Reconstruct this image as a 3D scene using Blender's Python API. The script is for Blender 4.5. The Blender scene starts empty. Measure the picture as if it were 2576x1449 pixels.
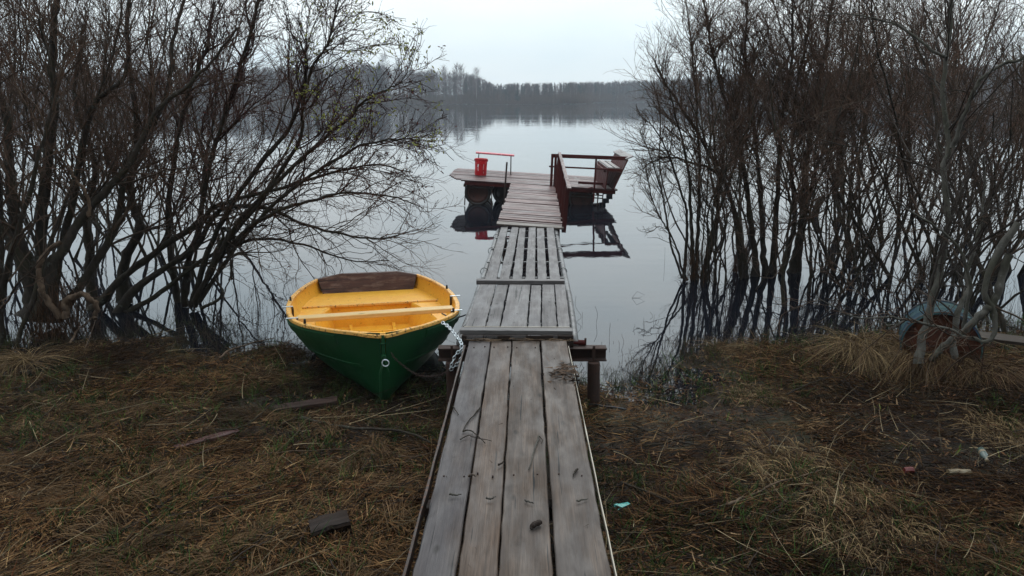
import bpy, math, numpy as np
from mathutils import Vector, Matrix, Euler
rng = np.random.default_rng(7)
R = math.radians
sc = bpy.context.scene
COL = sc.collection

# ------------------------------------------------------------------ camera geometry (photo measured on a 2576 x 1449 grid)
FPX, CX, CY = 1983.0, 1288.0, 724.5
TH = R(13.65); HC = 2.2
cT, sT = math.cos(TH), math.sin(TH)
def at(px, py, z=0.0):            # ground point at height z seen at a photo pixel
    a = sT + (py-CY)/FPX*cT
    Z = (HC-z)/a
    return np.array((Z*(px-CX)/FPX, Z*(cT-(py-CY)/FPX*sT), z))
def aty(px, py, Y):               # point at distance Y seen at a photo pixel
    Z = Y/(cT-(py-CY)/FPX*sT)
    return np.array((Z*(px-CX)/FPX, Y, HC-Z*(sT+(py-CY)/FPX*cT)))

# ------------------------------------------------------------------ noise
def vn(x, y, s, seed=0):
    x = np.asarray(x, float)*s+seed*17.13; y = np.asarray(y, float)*s+seed*7.77
    xi = np.floor(x); yi = np.floor(y); fx = x-xi; fy = y-yi
    fx = fx*fx*(3-2*fx); fy = fy*fy*(3-2*fy)
    def h(a, b):
        v = np.sin(a*127.1+b*311.7+seed*74.7)*43758.5453
        return v-np.floor(v)
    return (h(xi,yi)*(1-fx)+h(xi+1,yi)*fx)*(1-fy)+(h(xi,yi+1)*(1-fx)+h(xi+1,yi+1)*fx)*fy

SHX = [-9,-4.8,-3.6,-2.5,-1.8,-0.6,0.1,0.86,1.46,2.3,3.7,5.3,9]
SHY = [7.5,6.95,6.8,6.65,6.4,6.1,5.8,5.6,6.3,6.8,7.1,7.5,8.2]
FX = [-600,-300,-150,-30,19,30,60,110,300,600]
FY = [80,150,215,236,236,290,330,262,200,140]
HX = [-600,-300,-30,30,80,170,300,600]
HHV = [3.5,3,2.6,2.8,3.6,7.5,9,9]
SHW = lambda x: np.where(np.asarray(x) < -1.4, .75, .35)
def height(x, y):
    x = np.asarray(x, float); y = np.asarray(y, float)
    ys = np.interp(x, SHX, SHY)+SHW(x)*(vn(x, y, 1.3, 3)-.5)+.4*(x < -1.2)*(vn(x, y, 3.1, 8)-.5)
    d = ys-y
    near = np.where(d > 0, np.minimum(.030*d+.010*d*d, .42), np.maximum(.07*d, -.6))
    m = np.clip((12-y)/3, 0, 1)*np.clip((14-np.abs(x))/3, 0, 1)
    near = near+m*(.3+.7*np.clip(d/1.3, 0, 1))*(.085*(vn(x, y, 1.7, 1)-.5)+.05*(vn(x, y, 5, 2)-.5)+.02*(vn(x, y, 14, 4)-.5))
    yf = np.interp(x, FX, FY)+2.5*(vn(x, y, .08, 5)-.5)
    df = y-yf
    hh = np.interp(x, HX, HHV)
    far = np.where(df > 0, .25*(1-np.exp(-df/2))+hh*(1-np.exp(-np.maximum(df, 0)/35)), -.6)
    side = np.maximum(np.abs(x)-30, 0)
    return np.where(y > 60, np.where(df > -3, np.maximum(far, -.6+.0*x), -.6), near)

# ------------------------------------------------------------------ materials
class N:
    def __init__(s, name):
        s.m = bpy.data.materials.new(name); s.m.use_nodes = True
        s.t = s.m.node_tree; s.b = s.t.nodes['Principled BSDF']
    def n(s, typ, **k):
        nd = s.t.nodes.new(typ)
        for a, v in k.items(): setattr(nd, a, v)
        return nd
    def l(s, a, b): s.t.links.new(a, b)
    def coord(s, kind='Object', scale=(1,1,1), rot=(0,0,0)):
        mp = s.n('ShaderNodeMapping'); mp.inputs['Scale'].default_value = scale; mp.inputs['Rotation'].default_value = rot
        if kind == 'gr':
            a = s.n('ShaderNodeAttribute'); a.attribute_name = 'gr'; s.l(a.outputs['Vector'], mp.inputs[0])
        else:
            a = s.n('ShaderNodeTexCoord'); s.l(a.outputs[kind], mp.inputs[0])
        return mp.outputs[0]
    def noise(s, vec, sc_=5, det=4, rough=.55, dist=0):
        nz = s.n('ShaderNodeTexNoise'); nz.inputs['Scale'].default_value = sc_; nz.inputs['Detail'].default_value = det
        nz.inputs['Roughness'].default_value = rough; nz.inputs['Distortion'].default_value = dist
        s.l(vec, nz.inputs['Vector']); return nz.outputs['Fac']
    def ramp(s, fac, stops):
        r = s.n('ShaderNodeValToRGB'); el = r.color_ramp.elements
        while len(el) < len(stops): el.new(.5)
        for e, (p, c) in zip(el, stops):
            e.position = p; e.color = (c, c, c, 1) if isinstance(c, (int, float)) else (*c, 1)
        s.l(fac, r.inputs[0]); return r.outputs[0]
    def mix(s, fac, a, b, mode='MIX'):
        m = s.n('ShaderNodeMix', data_type='RGBA', blend_type=mode)
        for sock, v in ((m.inputs[0], fac), (m.inputs[6], a), (m.inputs[7], b)):
            if isinstance(v, (int, float)): sock.default_value = v
            elif isinstance(v, tuple): sock.default_value = (*v, 1)
            else: s.l(v, sock)
        return m.outputs[2]
    def bump(s, h, dist=.002, strength=1):
        b = s.n('ShaderNodeBump'); b.inputs['Distance'].default_value = dist; b.inputs['Strength'].default_value = strength
        s.l(h, b.inputs['Height']); s.l(b.outputs[0], s.b.inputs['Normal'])
    def set(s, **k):
        names = dict(col='Base Color', rough='Roughness', metal='Metallic', ior='IOR', spec='Specular IOR Level')
        for a, v in k.items():
            i = s.b.inputs[names[a]]
            if isinstance(v, (int, float)): i.default_value = v
            elif isinstance(v, tuple): i.default_value = (*v, 1)
            else: s.l(v, i)
        return s.m

def wood(name, base, dark, stain, rough=(.3, .6), grain=1.0, cracks=True, tint=True, wear=None, spec=.28):
    k = N(name)
    g1 = k.noise(k.coord('gr', (1.6, 38, 38)), 1, 6, .65, .4)
    g2 = k.noise(k.coord('gr', (5, 160, 160)), 1, 3, .6)
    big = k.noise(k.coord('gr', (1.1, 4, 4)), 1.6, 5, .6, .3)
    st = k.noise(k.coord('gr', (2.2, 7, 7)), 1.3, 5, .7, .8)
    c = k.mix(k.ramp(g1, [(.32, 0.), (.68, 1.)]), dark, base)
    c = k.mix(k.ramp(g2, [(.35, .55*grain), (.7, 0.)]), c, tuple(v*.45 for v in dark))
    c = k.mix(k.ramp(big, [(.4, 0.), (.62, .75)]), c, stain)
    c = k.mix(k.ramp(st, [(.56, 0.), (.72, .6)]), c, tuple(v*.5 for v in dark))
    if cracks:
        cr = k.noise(k.coord('gr', (1.2, 55, 55)), 1, 2, .5, .2)
        cr = k.ramp(cr, [(.315, 1.), (.335, 0.)])
        c = k.mix(cr, c, (.008, .007, .007))
    # knots
    vo = k.n('ShaderNodeTexVoronoi', feature='DISTANCE_TO_EDGE' if False else 'F1'); vo.inputs['Scale'].default_value = 1
    k.l(k.coord('gr', (3.2, 8, 8)), vo.inputs['Vector'])
    kn = k.ramp(vo.outputs['Distance'], [(.05, .85), (.13, 0.)])
    c = k.mix(kn, c, tuple(v*.35 for v in dark))
    if wear:
        w = k.noise(k.coord('gr', (3, 14, 14)), 1.5, 6, .7)
        c = k.mix(k.ramp(w, [(.5, 0.), (.62, .8)]), c, wear)
    if tint:
        oi = k.n('ShaderNodeObjectInfo'); c = k.mix(1.0, c, oi.outputs['Color'], 'MULTIPLY')
    wet = k.noise(k.coord('gr', (1.5, 5, 5)), 2.2, 4, .6)
    r = k.ramp(wet, [(.35, rough[0]), (.65, rough[1])])
    k.bump(k.mix(.5, g1, g2), .0025)
    return k.set(col=c, rough=r, spec=spec)

def paint(name, col, col2, rust, amt=.3, rough=.4, scale=6, metal=0., bump=.001, kind='Object'):
    k = N(name); v = k.coord(kind)
    a = k.noise(v, scale, 6, .65); b = k.noise(v, scale*3.1, 5, .7)
    f = k.noise(v, scale*14, 3, .6)
    c = k.mix(k.ramp(a, [(.35, 0.), (.65, 1.)]), col, col2)
    c = k.mix(k.ramp(f, [(.3, .25), (.6, 0.)]), c, tuple(x*.5 for x in col))
    lo = .72-.3*amt
    c = k.mix(k.ramp(b, [(lo, 0.), (lo+.05, 1.)]), c, rust)
    k.bump(k.mix(.5, b, f), bump)
    return k.set(col=c, spec=.4, rough=k.ramp(a, [(.3, rough*.75), (.7, min(1, rough*1.3))]), metal=metal)

M = {}
M['board'] = wood('wet_grey_boards', (.126,.088,.066), (.042,.028,.020), (.066,.055,.051), (.42,.75))
M['board2'] = wood('weathered_planks', (.185,.166,.158), (.08,.069,.064), (.105,.097,.096), (.38,.65))
M['redwood'] = wood('red_brown_painted_wood', (.115,.034,.028), (.042,.012,.010), (.105,.045,.039), (.33,.58), wear=(.14,.085,.075), spec=.4)
M['redpost'] = wood('dark_red_painted_wood', (.10,.019,.016), (.055,.012,.010), (.07,.017,.014), (.5,.75), cracks=False, spec=.12)
M['greyseat'] = wood('bare_grey_wood', (.34,.31,.29), (.2,.18,.17), (.24,.2,.19), (.4,.6))
M['darkwood'] = wood('dark_wet_wood', (.05,.034,.026), (.022,.015,.012), (.03,.02,.017), (.5,.8), spec=.12)
M['thwart'] = wood('varnished_pale_wood', (.72,.50,.22), (.62,.38,.13), (.66,.42,.16), (.3,.45), cracks=False, grain=.3)
M['transom'] = wood('brown_plywood', (.13,.062,.04), (.055,.024,.017), (.07,.03,.022), (.35,.6), wear=(.16,.10,.075))
M['strip'] = wood('pale_batten', (.62,.56,.46), (.4,.33,.25), (.5,.44,.36), (.5,.7))
M['red'] = paint('red_paint', (.52,.008,.014), (.40,.005,.01), (.55,.38,.36), .22, .33, 9)
M['redbench'] = paint('worn_red_paint', (.55,.05,.075), (.45,.03,.05), (.7,.5,.5), .6, .4, 14)
M['steel'] = paint('dark_rusty_steel', (.03,.024,.022), (.05,.03,.022), (.10,.04,.02), .5, .5, 14, .4)
M['rust'] = paint('rust', (.028,.014,.010), (.05,.021,.013), (.016,.009,.007), .5, .75, 10)
M['rusty_red'] = paint('rusty_red_drum', (.05,.012,.007), (.07,.018,.009), (.02,.009,.007), .5, .55, 6)
M['drumside'] = paint('black_wet_drum', (.013,.012,.012), (.03,.018,.014), (.05,.02,.013), .4, .4, 6)
M['barrelside'] = paint('teal_and_blue_flaking_paint', (.028,.075,.066), (.005,.020,.06), (.045,.08,.07), .5, .8, 5)
M['barrelend'] = paint('rusty_barrel_end', (.06,.016,.007), (.10,.026,.008), (.02,.009,.006), .55, .8, 7)
M['black'] = paint('black_rubber', (.012,.012,.013), (.02,.02,.02), (.03,.03,.03), .2, .45, 20)
M['zinc'] = paint('galvanised_steel', (.75,.78,.8), (.6,.64,.66), (.4,.4,.4), .3, .35, 30, .6)
M['pipe'] = paint('grey_pipe', (.16,.155,.155), (.10,.095,.09), (.05,.03,.025), .4, .4, 10)
M['green'] = paint('green_boat_paint', (.003,.052,.013), (.002,.040,.010), (.008,.07,.02), .05, .42, 4, 0, .0015)
M['orange'] = paint('orange_boat_paint', (.86,.44,.045), (.80,.36,.03), (.22,.08,.012), .30, .38, 7, 0, .0012)
M['rim'] = paint('pale_orange_rim', (.80,.44,.12), (.76,.36,.06), (.12,.06,.02), .55, .45, 12, 0, .001)
M['stone'] = paint('dark_brick', (.020,.015,.012), (.034,.025,.02), (.02,.016,.014), .4, .7, 12)
M['teal'] = paint('teal_plastic', (.03,.28,.24), (.05,.36,.32), (.1,.4,.35), .2, .35, 40)
M['paleplastic'] = paint('pale_plastic', (.16,.11,.06), (.2,.16,.1), (.4,.25,.12), .4, .4, 30)
M['redbit'] = paint('faded_red_plastic', (.13,.015,.012), (.09,.012,.01), (.1,.02,.02), .4, .4, 30)
M['glass'] = paint('green_bottle', (.05,.08,.065), (.09,.11,.1), (.3,.3,.28), .2, .15, 30)
M['fallleaf'] = paint('dead_leaves', (.10,.062,.04), (.06,.04,.028), (.16,.1,.06), .4, .6, 40)
M['house'] = paint('house_wall', (.35,.3,.24), (.3,.26,.2), (.3,.25,.2), .2, .8, 1)
M['roof'] = paint('house_roof', (.24,.07,.04), (.2,.055,.035), (.2,.06,.04), .2, .7, 1)
M['pane'] = paint('window_pane', (.03,.035,.04), (.04,.045,.05), (.04,.04,.04), .1, .1, 1)

def bark(name, a, b, lichen, moss, am=.5):
    k = N(name); v = k.coord('Object', (1,1,.35))
    n1 = k.noise(v, 22, 6, .7); n2 = k.noise(k.coord(), 5, 5, .65); n3 = k.noise(k.coord(), 11, 5, .7)
    c = k.mix(k.ramp(n1, [(.35, 0.), (.65, 1.)]), a, b)
    c = k.mix(k.ramp(n2, [(.45, 0.), (.65, am)]), c, moss)
    c = k.mix(k.ramp(n3, [(.60, 0.), (.66, am)]), c, lichen)
    k.bump(n1, .008)
    return k.set(col=c, rough=.85, spec=.12)
M['bark'] = bark('wet_willow_bark', (.018,.014,.011), (.046,.036,.028), (.12,.12,.105), (.034,.032,.015))
M['barkpale'] = bark('pale_grey_bark', (.055,.05,.043), (.11,.10,.085), (.19,.185,.165), (.045,.045,.025))
M['strippedbark'] = bark('stripped_bark', (.07,.046,.03), (.15,.10,.068), (.2,.15,.11), (.035,.024,.016))
M['barkred'] = bark('brown_shredded_bark', (.045,.022,.014), (.09,.045,.028), (.12,.07,.05), (.04,.03,.016))

def tinted(name, rough=.6, spec=.3):
    k = N(name); a = k.n('ShaderNodeAttribute'); a.attribute_name = 'tint'
    return k.set(col=a.outputs['Color'], rough=rough, spec=spec)
M['blade'] = tinted('wet_grass_blades', .7, .05)
M['twig'] = tinted('twigs', .8, .08)
M['fartree'] = tinted('far_tree', .9, .1)

# ------------------------------------------------------------------ mesh linking
def wloc(o):
    v = np.zeros(3)
    while o is not None:
        v += np.array(o.location); o = o.parent
    return v
def link(name, V, loops, totals, mat, parent=None, local=False, smooth=False, gr=None, tint=None, props=None, color=None):
    V = np.asarray(V, np.float32).reshape(-1, 3)
    if parent is not None and not local: V = V-wloc(parent).astype(np.float32)
    me = bpy.data.meshes.new(name)
    me.vertices.add(len(V)); me.vertices.foreach_set('co', V.ravel())
    me.loops.add(len(loops)); me.loops.foreach_set('vertex_index', np.asarray(loops, np.int32))
    tt = np.asarray(totals, np.int32); st = np.concatenate(([0], np.cumsum(tt)[:-1])).astype(np.int32)
    me.polygons.add(len(tt)); me.polygons.foreach_set('loop_start', st); me.polygons.foreach_set('loop_total', tt)
    me.polygons.foreach_set('use_smooth', np.full(len(tt), bool(smooth)))
    me.update(calc_edges=True)
    if gr is not None:
        a = me.attributes.new('gr', 'FLOAT_VECTOR', 'POINT'); a.data.foreach_set('vector', np.asarray(gr, np.float32).ravel())
    if tint is not None:
        a = me.attributes.new('tint', 'FLOAT_COLOR', 'POINT')
        t4 = np.ones((len(V), 4), np.float32); t4[:, :3] = tint; a.data.foreach_set('color', t4.ravel())
    me.materials.append(mat)
    o = bpy.data.objects.new(name, me); COL.objects.link(o)
    if parent is not None: o.parent = parent
    if color: o.color = (*color, 1)
    for k_, v_ in (props or {}).items(): o[k_] = v_
    return o
def tag(o, label, cat, group=None):
    o['label'] = label; o['category'] = cat
    if group: o['group'] = group
    return o
def root(name, loc, label, cat, group=None, rot=None):
    o = bpy.data.objects.new(name, None); COL.objects.link(o); o.location = Vector(tuple(float(v) for v in loc)); o.empty_display_size = .1
    if rot is not None: o.rotation_euler = rot
    return tag(o, label, cat, group)

class MB:
    def __init__(s): s.V, s.L, s.T, s.G, s.n = [], [], [], [], 0
    def add(s, V, faces, G=None):
        V = np.asarray(V, float).reshape(-1, 3)
        s.V.append(V); s.G.append(np.asarray(G, float) if G is not None else V+rng.uniform(0, 9))
        for f in faces: s.L.extend(int(i)+s.n for i in f); s.T.append(len(f))
        s.n += len(V); return s
    def board(s, A, B, w, t, up=(0,0,1), seg=10, jit=.0015, ch=.003, warp=.0):
        A, B = np.array(A, float), np.array(B, float); d = B-A; L = np.linalg.norm(d); d /= L
        up = np.array(up, float); side = np.cross(d, up); side /= np.linalg.norm(side); up = np.cross(side, d)
        w0, w1 = (w if isinstance(w, tuple) else (w, w)); off = rng.uniform(0, 40, 3)
        V, G = [], []
        k1 = rng.normal(0, jit, seg+1); k2 = rng.normal(0, jit, seg+1); kz = np.cumsum(rng.normal(0, warp, seg+1))
        for i in range(seg+1):
            f = i/seg; hw = (w0+(w1-w0)*f)/2; a, b = hw+k1[i], hw+k2[i]; ht = t/2
            P = A+d*L*f+up*kz[i]
            for (u, v) in ((-a+ch, ht), (-a, ht-ch), (-a, -ht+ch), (-a+ch, -ht), (b-ch, -ht), (b, -ht+ch), (b, ht-ch), (b-ch, ht)):
                V.append(P+side*u+up*v); G.append((L*f+off[0], u+off[1], v+off[2]))
        F = []
        for i in range(seg):
            for k in range(8):
                a = i*8+k; b = i*8+(k+1) % 8
                F.append((a, b, b+8, a+8))
        F.append(tuple(range(8))[::-1]); F.append(tuple(seg*8+k for k in range(8)))
        return s.add(V, [f[::-1] for f in F], G)
    def tube(s, pts, r, k=10, cap=True):
        pts = np.asarray(pts, float); n = len(pts); r = np.full(n, r) if np.isscalar(r) else np.asarray(r, float)
        tg = np.gradient(pts, axis=0); tg /= np.linalg.norm(tg, axis=1)[:, None]+1e-9
        ref = np.array((.31, .11, .94)) if abs(tg[:, 2]).mean() < .7 else np.array((.9, .35, .1))
        u = np.cross(tg, ref); u /= np.linalg.norm(u, axis=1)[:, None]+1e-9; v = np.cross(tg, u)
        ang = np.arange(k)*2*math.pi/k
        V = pts[:, None]+(u[:, None]*np.cos(ang)[None, :, None]+v[:, None]*np.sin(ang)[None, :, None])*r[:, None, None]
        ln = np.concatenate(([0], np.cumsum(np.linalg.norm(np.diff(pts, axis=0), axis=1)))); off = rng.uniform(0, 30)
        G = np.zeros((n, k, 3)); G[..., 0] = ln[:, None]+off; G[..., 1] = np.cos(ang)[None]*r[:, None]; G[..., 2] = np.sin(ang)[None]*r[:, None]
        F = [(i*k+j, i*k+(j+1) % k, (i+1)*k+(j+1) % k, (i+1)*k+j) for i in range(n-1) for j in range(k)]
        if cap: F += [tuple(range(k))[::-1], tuple((n-1)*k+j for j in range(k))]
        return s.add(V.reshape(-1, 3), F, G.reshape(-1, 3))
    def lathe(s, prof, c=(0,0,0), ax='z', k=32, M_=None, dent=0):
        V = []
        for (r, h) in prof:
            for j in range(k):
                a = 2*math.pi*j/k; rr = r*(1+dent*math.sin(3*a+h*7))
                p = (rr*math.cos(a), rr*math.sin(a), h)
                if ax == 'y': p = (p[0], p[2], p[1])
                V.append(p)
        V = np.array(V)
        if M_ is not None: V = V@np.array(M_).T
        V = V+np.array(c)
        n = len(prof)
        F = [(i*k+j, i*k+(j+1) % k, (i+1)*k+(j+1) % k, (i+1)*k+j) for i in range(n-1) for j in range(k)]
        return s.add(V, F)
    def grid(s, P):   # P: (n,m,3)
        P = np.asarray(P, float); n, m = P.shape[:2]
        F = [(i*m+j, i*m+j+1, (i+1)*m+j+1, (i+1)*m+j) for i in range(n-1) for j in range(m-1)]
        return s.add(P.reshape(-1, 3), F)
    def build(s, name, mat, parent=None, local=False, smooth=False, **k):
        return link(name, np.concatenate(s.V), s.L, s.T, mat, parent, local, smooth, gr=np.concatenate(s.G), **k)

# ------------------------------------------------------------------ vectorised tubes and blades
def tubes(polys, name, mat, parent=None, tint=None, props=None, rn=0.):
    """polys: list of (P (m,n,3), Rr (m,n), sides)"""
    Vs, Ls, Ts, Tn, base = [], [], [], [], 0
    for q, (P, Rr, k) in enumerate(polys):
        m, n = P.shape[:2]
        if m == 0: continue
        tg = np.gradient(P, axis=1); tg /= np.linalg.norm(tg, axis=2)[..., None]+1e-9
        ref = np.array((.83, .52, .17)); u = np.cross(tg, ref); u /= np.linalg.norm(u, axis=2)[..., None]+1e-9
        v = np.cross(tg, u); ang = np.arange(k)*2*math.pi/k
        RR = Rr[:, :, None]*(1+rn*rng.normal(size=(m, n, k))) if rn else Rr[:, :, None]
        V = P[:, :, None]+(u[:, :, None]*np.cos(ang)[:, None]+v[:, :, None]*np.sin(ang)[:, None])*RR[..., None]
        Vs.append(V.reshape(-1, 3))
        i, j, l = np.meshgrid(np.arange(m), np.arange(n-1), np.arange(k), indexing='ij')
        a = base+(i*n+j)*k+l; b = base+(i*n+j)*k+(l+1) % k
        Ls.append(np.stack((a, b, b+k, a+k), -1).reshape(-1)); Ts.append(np.full(a.size, 4))
        if tint is not None:
            c = np.array(tint[q]); cc = c[None]*rng.uniform(.65, 1.35, (m, 1)); Tn.append(np.repeat(cc, n*k, 0))
        base += m*n*k
    return link(name, np.concatenate(Vs), np.concatenate(Ls), np.concatenate(Ts), mat, parent, False, True,
                tint=np.concatenate(Tn) if tint is not None else None, props=props)

def blades(base, direc, length, width, bend, tint, name, mat=None, parent=None, seg=3, up=None, props=None, twist=.5, floor=None, soup=None):
    """base (m,3), direc (m,3) unit, bend (m,3): displacement growing with t^2"""
    m = len(base); t = np.linspace(0, 1, seg+1)
    P = base[:, None]+direc[:, None]*length[:, None, None]*t[None, :, None]+bend[:, None]*(t**2)[None, :, None]
    if floor is not None:
        P[..., 2] = np.maximum(P[..., 2], floor(P[..., 0], P[..., 1])+rng.uniform(.002, .03, (m, 1)))
    upv = np.array((0, 0, 1.)) if up is None else up
    s = np.cross(direc, upv+rng.normal(0, twist, (m, 3))); s /= np.linalg.norm(s, axis=1)[:, None]+1e-9
    w = (1-t**1.8)*.9+.1
    off = s[:, None]*(width[:, None]*w[None])[..., None]/2
    V = np.stack((P-off, P+off), 2).reshape(-1, 3)
    i, j = np.meshgrid(np.arange(m), np.arange(seg), indexing='ij')
    a = (i*(seg+1)+j)*2
    L = np.stack((a, a+1, a+3, a+2), -1).reshape(-1, 4)
    T = np.repeat(tint, (seg+1)*2, 0)
    if soup is not None: soup.append((V, L, T)); return
    return link(name, V, L.reshape(-1), np.full(a.size, 4), mat or M['blade'], parent, False, False, tint=T, props=props)
def link_soup(soup, name, mat, parent=None, props=None):
    b = 0; Ls = []
    for V, L, T in soup: Ls.append(L+b); b += len(V)
    L = np.concatenate(Ls)
    return link(name, np.concatenate([s[0] for s in soup]), L.reshape(-1), np.full(len(L), 4), mat, parent, False, False, tint=np.concatenate([s[2] for s in soup]), props=props)

def unit(v): return v/(np.linalg.norm(v, axis=-1)[..., None]+1e-9)
def smooth_guide(pts, n=26, wig=.02):
    pts = np.array(pts, float); m = len(pts)
    P = np.vstack((2*pts[0]-pts[1], pts, 2*pts[-1]-pts[-2])); out = []
    for q in np.linspace(0, m-1-1e-6, n):
        i = int(q); f = q-i; a, b, c, d = P[i:i+4]
        out.append(.5*((2*b)+(-a+c)*f+(2*a-5*b+4*c-d)*f*f+(-a+3*b-3*c+d)*f**3))
    out = np.array(out); w = np.cumsum(rng.normal(0, wig, (n, 3)), 0); w -= np.linspace(0, 1, n)[:, None]*w[-1]*.6; w[0] = 0
    return out+w
def spawn(P, Rr, Mn, lf, ang, up, npt, wig, tmin=.15, rmax=.5, rtip=.0012, droop=0., lmax=9, bias=(0,0,0)):
    n = P.shape[1]; ln = np.linalg.norm(np.diff(P, axis=1), axis=2).sum(1)
    pi = rng.choice(len(P), Mn, p=ln/ln.sum()); t = rng.uniform(tmin, 1, Mn)**.8
    q = t*(n-1.001); i = q.astype(int); f = (q-i)[:, None]
    pos = P[pi, i]*(1-f)+P[pi, i+1]*f; tg = unit(P[pi, i+1]-P[pi, i]); r = Rr[pi, i]*(1-f[:, 0])+Rr[pi, i+1]*f[:, 0]
    v = rng.normal(size=(Mn, 3)); v -= (v*tg).sum(1)[:, None]*tg; v = unit(v)
    a = rng.uniform(*ang, Mn)[:, None]
    d = unit(tg*np.cos(a)+v*np.sin(a)+np.array((0, 0, up))+np.array(bias))
    L = np.minimum(ln[pi]*rng.uniform(*lf, Mn)*(1.1-.65*t), lmax)
    k = np.linspace(0, 1, npt)
    dr = d[:, None]+np.cumsum(rng.normal(0, wig, (Mn, npt, 3)), 1)+np.array((0, 0, 1.))*(up*.6-droop)*k[None, :, None]
    dr = unit(dr); st = dr*(L/(npt-1))[:, None, None]
    Q = pos[:, None]+np.concatenate((np.zeros((Mn, 1, 3)), np.cumsum(st[:, :-1], 1)), 1)
    r0 = np.minimum(r*rmax, .002+.0066*L)
    Rn = r0[:, None]*(1-k[None])+rtip*k[None]
    return Q, np.maximum(Rn, rtip)

TWC = [(.055,.038,.027), (.065,.043,.03), (.08,.045,.03)]
def willow(name, base, guides, label, group=None, nb=70, nt=420, nq=1500, up=.25, droop=0., mat='bark', spread=(.35,.9), cat=0, catcol=None, root_r=None, lf=(.25,.6), twc=None, cat_='tree', q_up=None, rt=.0012):
    nq = int(nq*1.15)
    """guides: list of (world pts, r0, r1)"""
    rt_ = root(name, base, label, cat_, group)
    G = np.array([smooth_guide(g[0], 44, .0035+.006*min(1., g[1]*12)) for g in guides])
    Gr = np.array([np.linspace(0, 1, 44)**.8*(g[2]-g[1])+g[1] for g in guides])
    if root_r: Gr[:, :6] *= (1+(root_r-1)*np.array([1, .75, .5, .3, .15, .05]))[None]
    tubes([(G, Gr*(1+.07*rng.normal(size=Gr.shape)), 11)], 'trunk', M[mat], rt_, rn=.07)
    B, Br = spawn(G, Gr, nb, lf, spread, up, 12, .17, .12, .5, .0024, droop*.5)
    T, Tr = spawn(np.concatenate((B, G[:, ::1][:, np.linspace(14, 43, 12).astype(int)])), np.concatenate((Br, Gr[:, np.linspace(14, 43, 12).astype(int)])), nt, (.25,.65), (.3,1.0), up, 8, .22, .1, .55, .0019, droop)
    Q, Qr = spawn(T, Tr, nq, (.25,.7), (.3,.95), up if q_up is None else q_up, 6, .24, .05, .65, rt, droop)
    tw = twc or TWC
    tubes([(B, Br, 6), (T, Tr, 4), (Q, Qr, 3)], 'crown', M['twig'], rt_, tint=tw)
    if cat:
        Pn = Q[:, 2:].reshape(-1, 3); c = Pn[rng.integers(0, len(Pn), cat)]; catk(c, rt_, BUDC, 'buds', (.012, .034))
        Pn = Pn[(Pn[:, 0] > -2.0) & (Pn[:, 2] > 1.75) & (Pn[:, 2] < 3.1)]
        if catcol is CATC and len(Pn) > 10:
            Pn = Pn[rng.integers(0, len(Pn), 90)]; c = np.repeat(Pn, 8, 0)+rng.normal(0, .045, (720, 3)); catk(c, rt_, [(.22,.23,.06), (.17,.17,.05)], 'catkins', (.02, .045))
    return rt_, Q
def catk(c, parent, cols, name='catkins', size=(.012, .03)):
    # small ellipsoids: 5 rings of 5
    m = len(c); d = unit(rng.normal(size=(m, 3))+np.array((0, 0, -.6))); L = rng.uniform(*size, m)
    t = np.array((0, .2, .5, .8, 1)); rr = np.array((.02, .8, 1, .75, .02))
    P = c[:, None]+d[:, None]*(L[:, None]*t[None])[..., None]; Rn = (L*.17)[:, None]*rr[None]
    g = rng.integers(0, len(cols), m); groups = [(P[g == i], Rn[g == i], 5) for i in range(len(cols))]
    groups = [x for x in groups]
    tubes([x for x in groups if len(x[0])], name, M['twig'], parent, tint=[cols[i] for i in range(len(cols)) if (g == i).any()], props={'kind': 'stuff'})

# ================================================================== SETTING
def axis(lo, hi, step, far0, far1, growth=1.16):
    mid = list(np.arange(lo, hi+1e-6, step)); s = step; x = hi; right = []
    while x < far1: s *= growth; s = min(s, 12); x += s; right.append(x)
    s = step; x = lo; left = []
    while x > far0: s *= growth; s = min(s, 12); x -= s; left.append(x)
    return np.array(left[::-1]+mid+right)
gx = axis(-6.2, 6.2, .05, -420, 420); gy = axis(1.5, 9.2, .05, -30, 480)
XX, YY = np.meshgrid(gx, gy); ZZ = height(XX, YY)
n_, m_ = XX.shape
i, j = np.meshgrid(np.arange(n_-1), np.arange(m_-1), indexing='ij'); a = i*m_+j
k = N('muddy_ground')
v = k.coord()
n1 = k.noise(v, 3.5, 8, .7); n2 = k.noise(v, 28, 6, .7); n3 = k.noise(v, 1.1, 4, .6)
c = k.mix(k.ramp(n1, [(.35, 0.), (.65, 1.)]), (.010,.007,.005), (.028,.018,.012))
c = k.mix(k.ramp(n3, [(.5, 0.), (.62, .7)]), c, (.028,.03,.012))
c = k.mix(k.ramp(n2, [(.5, 0.), (.7, .6)]), c, (.05,.032,.02))
k.bump(k.mix(.5, n1, n2), .02)
M['ground'] = k.set(spec=.12, col=c, rough=k.ramp(n3, [(.4, .75), (.6, .4)]))
link('ground', np.stack((XX, YY, ZZ), -1).reshape(-1, 3), np.stack((a, a+1, a+m_+1, a+m_), -1).reshape(-1), np.full(a.size, 4), M['ground'], smooth=True, props={'kind': 'structure'})

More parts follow.
